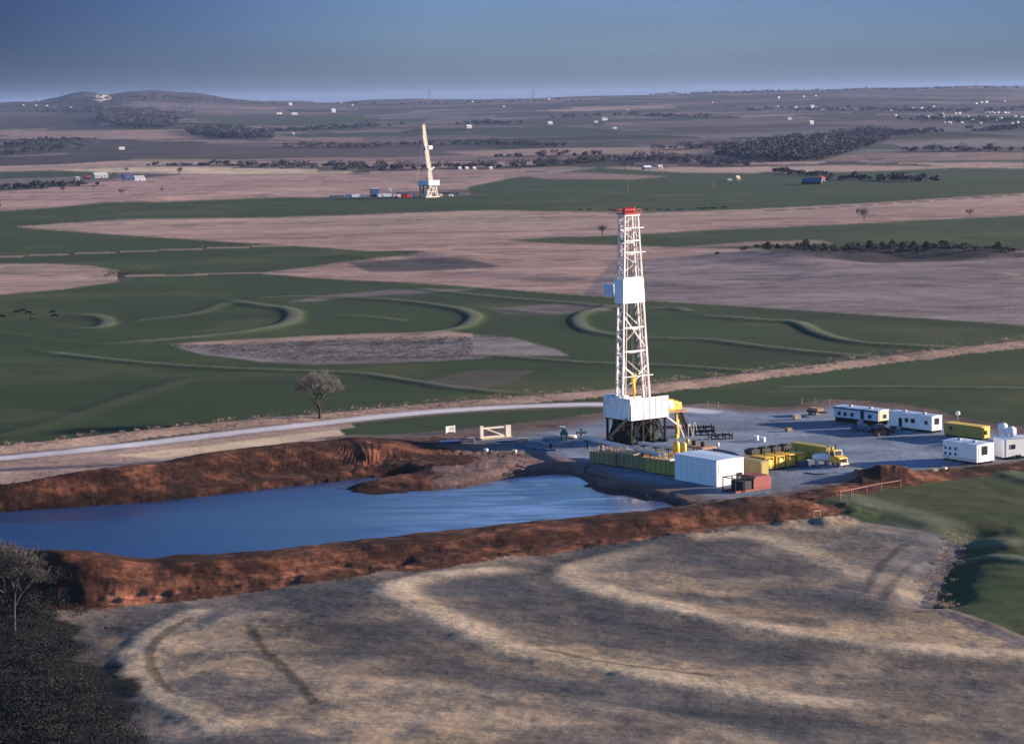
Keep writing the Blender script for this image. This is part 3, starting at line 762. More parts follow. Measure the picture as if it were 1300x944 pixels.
for py in (289, 305, 320, 352, 415, 445):
    z = zm(py)
    MB().bar(P_(0, 0, z), P_(1, 0, z), .15).build('girt', WHITE, rig)
    MB().bar(P_(0, 1, z-.6), P_(1, 1, z-.6), .12).build('girt', RUSTW, rig)
for z in (zm(477), zm(289), zm(320)):
    a, c = mx_at(z); MB().bar((a-.4, YF-.25, z), (c+1.3, YF-.25, z), .1).build('girt', WHITE, rig)
zz = [zm(p) for p in (462, 443, 400, 384)]
MB().bar(P_(0, 0, zm(400)), P_(1, 0, zm(443)), .15).build('diagonal_brace', RUSTW, rig)
MB().bar(P_(0, 0, zm(463)), (4.6, YF, zm(475)), .16).bar(P_(1, 0, zm(463)), (6.2, YF, zm(475)), .16).build('knee_brace', WHITE, rig)
xb = MB(); lv = [zm(p) for p in (350, 335, 320, 305, 289, 276)]
for i in range(len(lv)-1):
    xb.bar(P_(i % 2, 1, lv[i]), P_((i+1) % 2, 1, lv[i+1]), .09)
xb.build('upper_rear_bracing', RUSTW, rig); xb = MB()
lv = [zm(p) for p in (500, 477, 445, 415, 386)]
for i in range(len(lv)-1): xb.bar(P_(i % 2, 1, lv[i]), P_((i+1) % 2, 1, lv[i+1]), .1)
xb.build('lower_rear_bracing', RUSTW, rig)
# crown
z = MT
a, c = mx_at(z)
MB().box(a-.35, c+.3, YF-.3, YB+.3, z-.5, z-.1).build('crown_frame', WHITE, rig)
cr = MB().box(a-.5, c+.45, YF-.7, YB+.7, z-.1, z+.12)
for x in np.linspace(a-.45, c+.4, 6):
    cr.bar((x, YF-.65, z), (x, YF-.65, z+1.0), .06); cr.bar((x, YB+.65, z), (x, YB+.65, z+1.0), .06)
cr.bar((a-.45, YF-.65, z+1), (c+.4, YF-.65, z+1), .06).bar((a-.45, YB+.65, z+1), (c+.4, YB+.65, z+1), .06).bar((a-.45, YF-.65, z+1), (a-.45, YB+.65, z+1), .06).bar((c+.4, YF-.65, z+1), (c+.4, YB+.65, z+1), .06)
co = cr.build('crown_platform', REDP, rig)
sh = MB()
for k in range(5): sh.lathe((a+.7+.55*k, 5.6, z+.75), [(.25,-.12),(.7,-.1),(.7,.1),(.25,.12)], 16, 'x')
sh.box(a+.2, c-.2, 5.3, 5.9, z+.1, z+.5).build('crown_block', REDP, rig)
MB().bar((c-.5, 5.4, z+.1), (c-.5, 5.4, z+1.5), .35, 6).build('beacon_housing', DRED, rig)
# monkey board enclosure
z0, z1 = zm(384), zm(353); a, _ = mx_at(z0); _, c = mx_at(z0)
MB().add([(a-.45,YF-.35,z0),(c+.2,YF-.35,z0),(c-.15,YF-.35,z1),(a-.3,YF-.35,z1),(a-.45,YF-.23,z0),(c+.2,YF-.23,z0),(c-.15,YF-.23,z1),(a-.3,YF-.23,z1)],
         [(0,1,2,3),(7,6,5,4),(0,4,5,1),(1,5,6,2),(2,6,7,3),(3,7,4,0)]).build('monkey_board_screen', WHITE, rig)
MB().box(a-.50, a-.36, YF-.25, YB+.6, z0, z1-.1).build('monkey_board_screen', WHITE, rig)
MB().box(a-.4, c+.15, YF-.2, YB+.5, z0+.8, z0+.95).build('monkey_board', DARK, rig)
MB().box(a-.9, a+.6, YB+.9, YB+4.0, z0+1.6, z0+4.4).box(a-.4, a+.3, YB+.5, YB+1.0, z0+1.4, z0+1.6).build('stabbing_cabin', BLUEW, rig)
# ladder, standpipe, travelling block, lines
ld = MB(); z0, z1 = zm(487), zm(432)
for x in (2.9, 3.5): ld.bar((x, YB-.3, z0), (x+.15, YB-.3, z1), .06)
for zq in np.arange(z0, z1, .55): ld.bar((2.9, YB-.3, zq), (3.55, YB-.3, zq), .035)
ld.build('ladder', WHITE, rig)
zb = zm(473)
tb = MB().box(5.0, 6.0, 5.1, 5.8, zb-2.1, zb).box(5.2, 5.8, 5.2, 5.7, zb-3.6, zb-2.1).lathe((5.5, 5.45, zb-6), [(.18,0),(.25,.8),(.4,1.5),(.25,2.4)], 10)
tb.build('travelling_block', YEL, rig)
ln = MB()
for dx, dy in ((-.3,0),(.3,0),(0,.25),(-.1,-.2)): ln.bar((5.5+dx, 5.45+dy, zb), (4.65+dx, 5.6+dy, MT), .035, 3)
ln.build('drilling_line', GREY, rig)
MB().bar((5.5, 5.45, FZ), (5.5, 5.45, zb-5), .13, 8).build('kelly', YEL, rig)
# drawworks side
MB().box(11.4, 19.5, 2.2, 8.2, FZ-.45, FZ-.05).build('engine_deck', RUST, rig)
MB().box(12.0, 15.6, 3.0, 6.4, FZ, FZ+2.7).box(12.4, 15.0, 2.7, 3.0, FZ+.4, FZ+2.0).build('drawworks', YEL, rig)
MB().lathe((13.6, 2.9, FZ+1.5), [(.9,-1.2),(1.0,-1.15),(1.0,1.15),(.9,1.2)], 14, 'x').build('drum_guard', WHITE, rig, True)
MB().lathe((17.4, 4.3, FZ+1.2), [(.3,-1.3),(.6,-1.2),(.7,0),(.6,1.2),(.3,1.3)], 14, 'x').box(16.0, 18.6, 3.6, 5.0, FZ, FZ+1.0).box(16.2, 17.3, 3.7, 4.8, FZ+1, FZ+2.2).build('engine', YEL, rig)
MB().box(16.6, 21.6, 4.8, 8.0, FZ-1.0, FZ-.5).build('side_walkway', RUST, rig)
MB().bar((17.0, 3.6, 0), (17.0, 3.6, FZ-.4), .4).bar((15.2, 1.6, 0), (15.2, 1.6, FZ-.7), .16).build('column', YEL, rig)
MB().bar((17.6, 3.0, FZ-.2), (20.6, 3.2, .2), .3).bar((17.6, 4.2, FZ-.2), (20.6, 4.4, .2), .2).build('stairway', DARK, rig)
MB().bar((10.9, .4, FZ-.6), (15.6, 1.0, 3.0), .22).bar((15.6, 1.0, 3.0), (17, 1.2, .2), .16).build('vee_door_ramp', GREY, rig)
hr = MB()
for x in (19.6, 21.2):
    hr.bar((x, 2.6, 0), (x, 2.6, 3), .07); hr.bar((x, 2.6, 3), (x+.5, 2.6, 3.3), .07); hr.bar((x+.5, 2.6, 3.3), (x+1.4, 2.6, 0), .07)
hr.build('handrail', GREY, rig)
# rails on the deck
hr = MB()
for x in np.linspace(11.5, 21.5, 9): hr.bar((x, 8.1, FZ-.1), (x, 8.1, FZ+1.1), .05)
hr.bar((11.5, 8.1, FZ+1.1), (21.5, 8.1, FZ+1.1), .05).bar((11.5, 8.1, FZ+.5), (21.5, 8.1, FZ+.5), .04).build('handrail', YEL, rig)

# ------------------------------------------------------------------ mud tanks
def tank_unit(px, py, length, h, m, label, extras, th=TH+R(4)):
    p = gp(px, py); t = thing('mud_tank', label, 'mud tank', p, th, 'steel mud tanks along the pit')
    b = MB().box(0, 2.9, 0, length, .25, h)
    for y in np.arange(.5, length, 1.6): b.box(-.1, 0, y-.08, y+.08, .3, h-.1)
    b.build('tank_wall', m, t)
    MB().box(.15, .4, -.1, length+.1, 0, .25).box(2.5, 2.75, -.1, length+.1, 0, .25).build('skid', DARK, t)
    MB().box(-.05, 2.95, -.05, length+.05, h, h+.08).build('walkway', RUST if extras else OLIVD, t)
    r = MB()
    for y in np.linspace(0, length, 7):
        r.bar((.05, y, h), (.05, y, h+1.1), .04)
        r.bar((2.85, y, h), (2.85, y, h+1.1), .04)
    r.bar((.05, 0, h+1.1), (.05, length, h+1.1), .045); r.bar((2.85, 0, h+1.1), (2.85, length, h+1.1), .045); r.bar((.05, 0, h+.55), (.05, length, h+.55), .035)
    r.build('handrail', TANP, t)
    return t
t3 = tank_unit(867, 607, 11.5, 3.2, OLIVE, 'bright olive yellow mud tank nearest the white building', True)
for k, y in enumerate((1.2, 4.2)):
    MB().box(.5, 2.3, y, y+1.4, 3.28, 3.5).build('hatch', WHITE, t3)
t2 = tank_unit(826, 599, 12.5, 2.9, OLIVD, 'faded olive mud tank in the middle with a red pump on top', True)
MB().lathe((1.5, 3.2, 3.7), [(.3,-.8),(.6,-.7),(.6,.7),(.3,.8)], 12, 'y').box(1, 2, 2.4, 4, 2.98, 3.3).build('pump', REDP, t2)
MB().box(.6, 2.2, 6, 8.6, 2.98, 4.0).build('shale_shaker', TANP, t2)
t1 = tank_unit(781.5, 592.5, 8.5, 2.6, OLIVD, 'dull olive mud tank at the far end with rusty pipes above', False)
MB().box(.8, 2.4, 2, 4, 2.68, 3.6).lathe((1.5, 6, 2.68), [(.4,0),(.45,1.2),(.1,1.5)], 10).build('shale_shaker', RUST, t1)
# arched yellow piping over the tanks
def arch(parent, y0, x, r, h, m, w=.12):
    b = MB(); pts = [(x, y0, 3)] + [(x, y0 + r - r*math.cos(t), h + r*.5*math.sin(t)) for t in np.linspace(0, math.pi, 7)] + [(x, y0+2*r, 3)]
    for p, q in zip(pts[:-1], pts[1:]): b.bar(p, q, w, 6)
    b.build('flow_pipe', m, parent)
arch(t3, 6.5, 1.2, 1.5, 4.2, YEL, .16); arch(t3, 9.2, 1.8, 1.0, 4.0, YEL); arch(t2, .8, .8, .9, 3.9, YEL); arch(t2, 9.0, 1.5, 1.3, 3.9, TANP); arch(t2, 5.0, 2.0, 1.0, 3.9, YEL)

# degasser skid
p = gp(867, 594); t = thing('pump_skid', 'yellow pump skid with two upright cylinders behind the mud tanks', 'pump skid', p, TH)
MB().box(0, 3.0, 0, 5.5, .9, 2.6).box(-1.2, 4.5, 1, 5, .3, 1.1).build('pump_body', YEL, t)
for y in (1.2, 3.6): MB().lathe((1.2, y, 2.6), [(.75,0),(.75,2.3),(.55,2.7),(.2,2.8)], 14).build('cylinder', YEL, t, True)
MB().lathe((2.6, .6, 2.8), [(.3,-.7),(.5,-.6),(.5,.6),(.3,.7)], 12, 'x').build('valve', WHITE, t)
b = MB()
for x in (.2, 2.6, 4.0): b.lathe((x, -.2, 1.0), [(.2,-.3),(.65,-.25),(.65,.25),(.2,.3)], 14, 'y')
b.build('flywheel', BLACK, t)
p = gp(892, 580); t = thing('equipment_deck', 'rusty brown low deck with black drums between the pump skid and the pipe racks', 'deck', p, TH)
MB().box(0, 4.2, 0, 7, 1.6, 2.1).build('deck_plate', RUST, t)
for x in (.3, 3.9):
    for y in (.4, 3.5, 6.6): MB().bar((x, y, 0), (x, y, 1.6), .12).build('leg', DARK, t)
for y in (1.5, 4.5): MB().lathe((1.4, y, 2.1), [(.5,0),(.55,.1),(.55,1.0),(.5,1.1)], 12).build('drum', BLACK, t)

# catwalk pipes
def rod(name, a, c, r, m, label, cat, legs=4, pairs=2, group=None):
    a = Vector(a); c = Vector(c); t = thing(name, label, cat, (a.x, a.y, 0), 0, group); a0 = Vector((a.x, a.y, 0))
    d = (c-a); nrm = Vector((-d.y, d.x, 0)).normalized()
    for k in range(pairs):
        o = nrm * (k * r * 2.6); MB().bar(a - a0 + o, c - a0 + o, r, 10).build('pipe', m, t, True)
    for k in range(legs):
        b = MB(); q = a - a0 + d * ((k+.4) / legs); b.box(q.x-.8, q.x+1.2, q.y-.15, q.y+.15, q.z-.6, q.z-r-.02); b.bar((q.x, q.y, hz(q.x+a.x, q.y+a.y)), (q.x, q.y, q.z-.5), .12); b.build('trestle', DARK, t)
    return t
def gz(px, py, z): return G(px, py, z)
rod('catwalk', gz(738, 555, 2.2), gz(838, 578, 4.4), .38, PIPE, 'pair of long pale pipes on trestles above the mud tanks', 'catwalk', 5)
rod('pipe_ramp', gz(811, 562, 2.8), gz(858, 569, 3.6), .34, PIPE, 'short pale pipes lying in front of the dark rig legs', 'pipes', 3)
p = gp(738, 557); t = thing('wellhead_valve', 'tan valve cluster at the left end of the long pipes', 'valve', p)
MB().lathe((0,0,0), [(.7,0),(.7,.3),(.3,.4),(.3,1.2),(.6,1.3),(.6,1.7),(.3,1.8),(.3,2.4)], 12).build('body', TANP, t)
MB().lathe((0,0,1.5), [(.1,-1.3),(.45,-1.2),(.45,-1.0),(.2,-.9),(.2,.9),(.45,1.0),(.45,1.2),(.1,1.3)], 10, 'x').build('handwheel', TANP, t)

# ------------------------------------------------------------------ box buildings
def hut(name, label, cat, px, py, th, W, L, H, wall, roofm, z0=.0, group=None, over=.15, roofh=.2, panels=0):
    p = gp(px, py); t = thing(name, label, cat, p, th, group)
    MB().box(0, W, 0, L, z0, H).build('wall', wall, t)
    MB().prism([(-over, H), (W+over, H), (W+over, H+.05), (W/2, H+.05+roofh), (-over, H+.05)], -over, L+over).build('roof', roofm, t)
    if z0 > .1:
        b = MB(); b.box(.3, .6, .2, L-.2, .1, z0-.01).box(W-.6, W-.3, .2, L-.2, .1, z0-.01)
        for y in np.linspace(.5, L-.5, 5): b.box(.2, W-.2, y-.15, y+.15, 0, .1)
        b.build('skid', DARK, t)
    return t
def win_left(t, y, z, w=.9, h=.8, name='window', m=GLASS):      # on the long (left, x=0) wall
    f = MB().box(-.06, 0, y-w/2-.07, y+w/2+.07, z-.07, z+h+.07).build(name, GREY, t); MB().box(-.09, -.065, y-w/2, y+w/2, z, z+h).build('pane', m, f); return f
def win_end(t, x, z, w=.9, h=.8, name='window', m=GLASS):       # on the end wall (y=0)
    f = MB().box(x-w/2-.07, x+w/2+.07, -.06, 0, z-.07, z+h+.07).build(name, GREY, t); MB().box(x-w/2, x+w/2, -.09, -.065, z, z+h).build('pane', m, f); return f
def door_left(t, y, z, m=DARK): 
    d = MB().box(-.07, 0, y-.5, y+.5, z, z+2.1).build('door', m, t); MB().box(-.14, -.07, y-.4, y-.33, z+1, z+1.1).build('handle', GREY, d)
    MB().box(-1.0, -.1, y-.6, y+.6, 0, max(z-.35,.1)).box(-.6, -.1, y-.6, y+.6, max(z-.35,.1), max(z-.05,.2)).build('step', GREY, t)

bw = hut('storage_building', 'large plain white building with pale blue flat roof beside the red tank', 'building', 910, 618, TH, 7.4, 13.4, 5.5, WHITE, BLUER, roofh=.15)
b = MB()
for y in np.linspace(.02, 13.3, 8): b.box(-.05, 0, y, y+.1, 0, 5.45)
b.build('wall_seam', WHITE, bw)
MB().box(.5, 2.2, -.05, 0, 2.6, 4.6).build('vent_panel', CREAM, bw)
MB().box(5.4, 7.0, -.05, 0, 0, 2.4).build('door', DARK, bw)
MB().box(-.02, 7.42, -.06, -.01, 5.2, 5.46).build('fascia', WHITE, bw)

oc = hut('equipment_container', 'plain olive brown container between white building and generator row', 'container', 966, 606, TH, 2.2, 7.0, 3.4, OLIVD, OLIVD, z0=.2, roofh=.03, over=.02)
b = MB()
for y in np.arange(.3, 6.9, .5): b.box(-.06, 0, y, y+.2, .3, 3.3)
b.build('side_rib', OLIVD, oc); MB().box(.2, 2.0, -.06, 0, .4, 3.1).build('door', OLIVE, oc)

# red tank trailer
p = gp(957, 623); t = thing('red_mud_pump', 'dull red rounded pump housing with black open end beside the white building', 'pump', p, TH)
MB().prism([(.0,.5),(4.8,.5),(4.8,2.3),(4.3,2.9),(.5,2.9),(0,2.3)], 0, 4.2).build('housing', DRED, t)
MB().box(-3.0, -.02, .2, 3.6, .5, 2.2).build('engine_end', BLACK, t)
b = MB()
for y in (0, 3.8): b.bar((-5, y, 3.0), (0, y, 3.0), .1); b.bar((-5, y, .1), (-5, y, 3.0), .1); b.bar((-2.5, y, .1), (-2.5, y, 3.0), .1)
b.bar((-5, 0, 3), (-5, 3.8, 3), .1).build('frame', DARK, t)
MB().box(-5, 4.9, .2, .5, 0, .4).box(-5, 4.9, 3.4, 3.7, 0, .4).build('skid', DRED, t)
p = gp(937, 613); t = thing('white_drum', 'small white drum in front of the white building wall', 'drum', p)
MB().lathe((0,0,0), [(.75,0),(.8,.1),(.8,1.3),(.75,1.4)], 16).build('body', WHITE, t, True); MB().lathe((0,0,1.4), [(.7,0),(.7,.08)], 16).build('lid', GREY, t)

# generator row
G0 = gp(972, 598)
ud = Vector((math.cos(TH), math.sin(TH), 0))
glabels = ['genset with the bright yellow end, leftmost in the row under black fans', 'second genset from the left in the yellow row', 'third genset from the left in the yellow row', 'rightmost genset of the yellow row beside the blue skid']
g0 = None
for k in range(4):
    q = G0 + ud * (k * 3.1)
    if k == 0:
        g0 = thing('generator_set', glabels[0], 'generator', q, TH, 'yellow generators in a row')
        MB().box(0, 2.3, 0, 7, .35, 2.3).build('housing', OLIVE, g0, bevel=.06)
        MB().lathe((1.15, -.1, 1.5), [(.3,0),(1.0,.1),(1.0,1.2),(.9,1.3)], 16, 'y').build('engine_drum', YEL, g0, True)
        MB().box(-.05, 2.35, -.1, 7.1, 2.75, 2.95).build('canopy', YEL, g0)
        for x in (.05, 2.25):
            for y in (0, 3.5, 7): MB().bar((x, y, .3), (x, y, 2.75), .1).build('post', YEL, g0)
        MB().box(.1, .4, -.2, 7.2, 0, .35).box(1.9, 2.2, -.2, 7.2, 0, .35).build('skid', DARK, g0)
        f = MB().box(.1, 2.0, 4.6, 6.4, 2.95, 3.2).box(-.1, 2.3, 4.3, 6.7, 3.2, 4.1).build('radiator', BLACK, g0)
        MB().lathe((1.1, 5.5, 4.1), [(.9,0),(.95,.25),(.85,.25)], 14).build('fan_shroud', BLACK, f)
        MB().bar((1.6, 2.2, 2.9), (1.6, 2.2, 4.1), .12, 8).build('exhaust_stack', DARK, g0)
    else: dup(g0, q, label=glabels[k])

# truck with box trailer
p = gp(1066, 594); tk = thing('box_truck', 'yellow tractor cab hauling an olive box trailer, parked on the gravel yard', 'truck', p, TH)
MB().box(.1, 2.5, 4.2, 15.5, 1.2, 4.0).build('cargo_box', OLIVE, tk, bevel=.04)
b = MB()
for y in np.arange(4.6, 15.4, .9): b.box(.04, .1, y, y+.1, 1.25, 3.95)
b.build('side_rib', OLIVE, tk)
cb = MB().prism([(0, .9), (3.4, .9), (3.4, 3.5), (1.9, 3.6), (1.6, 2.4), (0.2, 2.1)], .15, 2.45, 'x').build('cab', YEL, tk)
MB().prism([(1.65, 2.45), (1.88, 3.45), (1.8, 3.45), (1.57, 2.45)], .35, 2.25, 'x').build('windshield', GLASS, cb)
MB().box(.09, .14, 2.1, 3.0, 2.4, 3.2).build('side_window', GLASS, cb)
MB().box(.5, 2.1, -.08, 0, 1.1, 1.9).build('grille', DARK, tk); MB().box(.1, 2.5, -.25, -.08, .6, .9).build('bumper', CREAM, tk)
for x in (.35, 2.1): MB().box(x, x+.25, -.1, -.03, 1.0, 1.2).build('headlight', WHITE, tk)
MB().bar((.2, 3.8, 1), (.2, 3.8, 4.6), .12, 8).bar((2.4, 3.8, 1), (2.4, 3.8, 4.6), .12, 8).build('exhaust_stack', DARK, tk)
MB().box(.6, 2.0, .3, 15.3, .8, 1.15).build('chassis', DARK, tk)
def wheels(t, spots, r=.5, w=.3):
    for (x, y) in spots:
        wv = MB().lathe((x, y, r), [(r*.55,-w/2),(r*.95,-w/2),(r,-w/4),(r,w/4),(r*.95,w/2),(r*.55,w/2)], 14, 'x').build('wheel', BLACK, t, True)
        MB().lathe((x, y, r), [(r*.5,-w/2-.02),(r*.5,w/2+.02)], 12, 'x').build('rim', GREY, wv)
wheels(tk, [(.25,.9),(2.35,.9),(.25,4.4),(2.35,4.4),(.25,13.2),(2.35,13.2),(.25,14.4),(2.35,14.4)], .52)

# white pressure tank on blue skid
p = gp(1033, 593); t = thing('propane_tank', 'white horizontal cylinder tank in front of the olive box trailer', 'tank', p, R(4))
MB().lathe((2.0, .9, 2.0), [(.1,-2.1),(.55,-2.0),(.8,-1.6),(.85,-1.2),(.85,1.2),(.8,1.6),(.55,2.0),(.1,2.1)], 18, 'x').build('vessel', WHITE, t, True)
MB().box(.6, 1.0, .1, 1.7, .3, 1.3).box(3.0, 3.4, .1, 1.7, .3, 1.3).build('saddle', GREY, t); MB().box(-.3, 5.2, 0, 1.8, 0, .3).build('skid', BLUED, t)
MB().lathe((2.0, .9, 2.8), [(.2,0),(.2,.25),(.12,.35)], 10).build('valve', GREY, t)
p = gp(1018, 594); t = thing('fuel_skid', 'low blue skid box at the right end of the generator row', 'skid box', p, TH)
MB().box(0, 2, 0, 2.2, .2, 1.4).build('box', BLUED, t, bevel=.05); MB().box(-.1, 2.1, .2, .4, 0, .2).box(-.1, 2.1, 1.8, 2, 0, .2).build('skid', DARK, t)

# trailers
def trailer(px, py, th, W, L, H, wall, endm, label, wins, ends, z0=.75, dl=None, roofm=None):
    t = hut('office_trailer', label, 'trailer', px, py, th, W, L, H, wall, roofm or BLUER, z0=z0, group='office trailers around the gravel yard', roofh=.18)
    MB().box(.0, W, -.04, 0, z0, H).build('end_wall', endm, t)
    wheels(t, [(.3, L*.4), (.3, L*.4+1.1), (W-.3, L*.4), (W-.3, L*.4+1.1)], .38, .25)
    for y, z, w, h in wins: win_left(t, y, z, w, h)
    for x, z, w, h in ends:
        f = MB().box(x-w/2-.07, x+w/2+.07, -.11, -.042, z-.07, z+h+.07).build('window', GREY, t); MB().box(x-w/2, x+w/2, -.14, -.115, z, z+h).build('pane', GLASS, f)
    if dl: door_left(t, dl, z0+.1)
    MB().bar((W/2, -.05, z0-.1), (W/2, -1.3, z0-.15), .08).build('hitch', DARK, t)
    for q in (.25, .7): MB().box(W*.4, W*.4+.6, L*q, L*q+.8, H+.15, H+.55).build('roof_vent', GREY, t)
    MB().box(W*.1, W*.1+.08, -.1, -.045, z0, H).box(W-.1, W-.02, -.1, -.045, z0, H).build('corner_trim', GREY, t)
    return t
T1 = trailer(1115, 541, R(42), 4.2, 14.0, 3.7, BLUEW, TANP, 'long pale blue trailer with tan end wall and dark eaves at the yard back', [(2.6,1.7,1.0,.9),(8.2,1.7,.9,.9),(10.4,1.7,.9,.9),(12.3,1.7,.9,.9)], [(2.4,1.7,1.2,1.0)], 1.2, 5.0)
MB().box(-.2, -.05, -.2, 14.2, 3.3, 3.72).build('eave_band', BLUED, T1)
T2 = trailer(1183, 550, R(38), 3.6, 13.8, 4.0, WHITE, WHITE, 'white trailer with dark door and large end window next to yellow container', [(1.8,2.0,.8,.8),(6.0,2.0,1.2,.9),(8.0,2.0,1.0,.9)], [(1.7,2.0,1.5,1.5)], .6, 10.0)
T3 = trailer(1240, 590, R(36), 5.6, 10.0, 4.3, WHITE, WHITE, 'white trailer with two rows of small square windows nearest the yard bank', [(6.2,2.6,.5,.5),(7.8,2.6,.5,.5),(9.2,2.6,.5,.5),(6.2,1.4,.5,.5),(7.8,1.4,.5,.5),(9.2,1.4,.5,.5)], [(2.4,2.0,1.7,1.9)], .5)
MB().box(-.05, .0, 0, 10.0, .5, 1.2).build('skirt_board', CREAM, T3)
T4 = trailer(1273, 583.5, R(20), 7.5, 4.0, 4.5, WHITE, WHITE, 'white trailer cut by the frame edge with a small dark square window', [], [(2.6,2.3,1.0,.9)], .5)
MB().box(3.2, 4.2, -.9, -.1, .1, .9).build('step', DARK, T4)
yc = hut('yellow_container', 'yellow rectangular container with dark hatch at the back of the yard', 'container', 1246, 559, R(38), 3.0, 11.5, 3.1, OLIVE, YEL, z0=.4, roofh=.04, over=.03)
MB().box(.2, 2.8, -.05, 0, .5, 2.9).build('end_door', YEL, yc); win_left(yc, 9.3, 1.6, 1.0, .9)
MB().box(.9, 1.9, -.1, -.055, 1.2, 2.2).build('hatch', DARK, yc)
def vtank(px, py, r, h, label):
    p = gp(px, py); t = thing('water_tank', label, 'tank', p, 0, 'upright white tanks behind the trailers')
    MB().lathe((0,0,0), [(r,.1),(r,h*.33),(r+.05,h*.34),(r,h*.35),(r,h*.66),(r+.05,h*.67),(r,h*.68),(r,h),(r*.7,h+.25),(.2,h+.4)], 22).build('shell', WHITE, t, True)
    MB().lathe((r*.3,0,h+.3), [(.3,0),(.3,.25)], 10).build('hatch', GREY, t); MB().lathe((0,0,0), [(r+.15,0),(r+.15,.1)], 22).build('base', GREY, t)
    b = MB()
    for dx in (-.2,.2): b.bar((-r-.12, dx, .1), (-r-.12, dx, h), .03)
    for z in np.arange(.4, h, .4): b.bar((-r-.12,-.2,z), (-r-.12,.2,z), .02)
    b.build('ladder', GREY, t)
vtank(1273, 558.5, 1.1, 3.6, 'slightly taller white upright tank standing left of its twin'); vtank(1283, 561, 1.25, 3.2, 'squat white upright tank standing right of its twin')

# light mast
p = gp(1216, 546); t = thing('light_mast', 'tall thin pole with a round white lamp head behind the yellow container', 'lamp', p)
MB().lathe((0,0,0), [(.35,0),(.3,.2),(.09,.3),(.06,3.5)], 8).build('pole', GREY, t); MB().lathe((0,0,3.5), [(.1,0),(.45,.25),(.55,.6),(.4,1.0),(.1,1.1)], 14).build('lamp_head', WHITE, t, True)

# cars in front of trailer 1
def pickup(px, py, rz, m, label, name='pickup_truck'):
    p = gp(px, py); t = thing(name, label, 'pickup', p, rz, 'pickups parked on the yard')
    MB().prism([(0,.5),(5.2,.5),(5.2,1.15),(3.3,1.2),(3.3,1.2),(1.5,1.2),(.1,1.05)], 0, 1.9, 'x') if False else None
    bd = MB().box(0, 1.9, 0, 1.6, .5, 1.15).box(0, 1.9, 1.6, 3.4, .5, 1.2).box(0, .12, 3.4, 5.3, .5, 1.2).box(1.78, 1.9, 3.4, 5.3, .5, 1.2).box(.12, 1.78, 3.4, 5.3, .5, .7).box(.12, 1.78, 5.2, 5.3, .7, 1.2)
    bd.build('body', m, t)
    c = MB().add([(.05,1.4,1.2),(1.85,1.4,1.2),(1.85,3.4,1.2),(.05,3.4,1.2),(.2,1.95,1.85),(1.7,1.95,1.85),(1.7,3.3,1.85),(.2,3.3,1.85)], [(0,3,2,1),(4,5,6,7),(0,1,5,4),(1,2,6,5),(2,3,7,6),(3,0,4,7)]).build('cab', m, t)
    MB().add([(.2,1.42,1.27),(1.7,1.42,1.27),(1.6,1.88,1.78),(.3,1.88,1.78)], [(0,1,2,3)]).build('windshield', GLASS, c)
    MB().box(.3,1.6,-.06,0,.7,.95).build('grille', DARK, t)
    for x in (.1, 1.55): MB().box(x, x+.25, -.08, 0, .78, .98).build('headlight', WHITE, t)
    wheels(t, [(.1,1.0),(1.8,1.0),(.1,4.3),(1.8,4.3)], .38, .25); return t
pickup(1104, 549, R(50), BLUED, 'dark blue pickup parked in shade below the long pale blue trailer')
pickup(1128, 549, R(60), BLUED, 'dark blue pickup parked by the tan end wall of the trailer')
pickup(1136, 552, R(110), DARK, 'dark pickup parked in front of the white trailer door')

# pipe racks and yard items
def rack(px, py, L, rz, label):
    p = gp(px, py); t = thing('pipe_rack', label, 'pipe rack', p, rz, 'low dark pipe racks behind the rig')
    MB().bar((0,0,.9),(L,0,.9),.12).bar((0,2.0,.9),(L,2.0,.9),.12).bar((0,0,.1),(L,0,.1),.1).build('rail', DARK, t)
    for x in np.linspace(0, L, 4): MB().bar((x,0,0),(x,0,1.4),.1).bar((x,2.0,0),(x,2.0,1.4),.1).bar((x,0,.5),(x,2.0,.5),.08).build('frame', DARK, t)
rack(883, 553, 4.6, R(10), 'dark pipe rack nearer the rig stairs'); rack(903, 558, 5.2, R(14), 'dark pipe rack out on the open gravel')
rack(876, 548, 6.0, R(12), 'dark pipe rack farthest behind the rig, partly hidden')
def drum(px, py, label, m=WHITE, r=.6, h=1.1):
    p = gp(px, py); t = thing('barrel', label, 'barrel', p); MB().lathe((0,0,0), [(r*.93,0),(r,.06),(r,h*.5),(r*1.04,h*.52),(r,h*.54),(r,h-.06),(r*.93,h)], 16).build('body', m, t, True)
    MB().lathe((r*.4,0,h), [(.08,0),(.08,.06)], 8).build('bung', GREY, t)
drum(960, 558.5, 'white barrel on open gravel, the left one of a pair'); drum(968.5, 560.5, 'white barrel on open gravel, the right one of a pair')
drum(911, 566.5, 'lone pale barrel near the pipe racks', CREAM, .4, .9)
drum(617, 573, 'white barrel on the dark mud by the pit bank', WHITE, .5, .7); drum(653, 575, 'tan barrel on the mud near the pit bank', TANP, .6, .8); drum(632, 565, 'grey barrel lying near the cream gate frame', GREY, .6, .6)
def crate(px, py, w, d, h, m, rz, label, name='crate', cat='crate'):
    p = gp(px, py); t = thing(name, label, cat, p, rz); MB().box(0,w,0,d,.1,h).build('box', m, t, bevel=.04)
    MB().box(0,w,.1,.3,0,.1).box(0,w,d-.3,d-.1,0,.1).build('runner', DARK, t); MB().box(-.04,w+.04,-.04,d+.04,h,h+.06).build('lid', m, t)
crate(1009, 533, 1.7, 1.4, 1.1, TANP, R(20), 'tan crate standing alone at the back edge of the yard')
crate(1036, 527, 1.0, 1.0, 1.2, CREAM, R(20), 'small cream box beside the flat trailer'); 
crate(560, 564, 5, 3, .5, BLUED, R(15), 'flat dark blue tarpaulin stack left of the cream gate frame', 'tarpaulin_stack', 'tarpaulin')
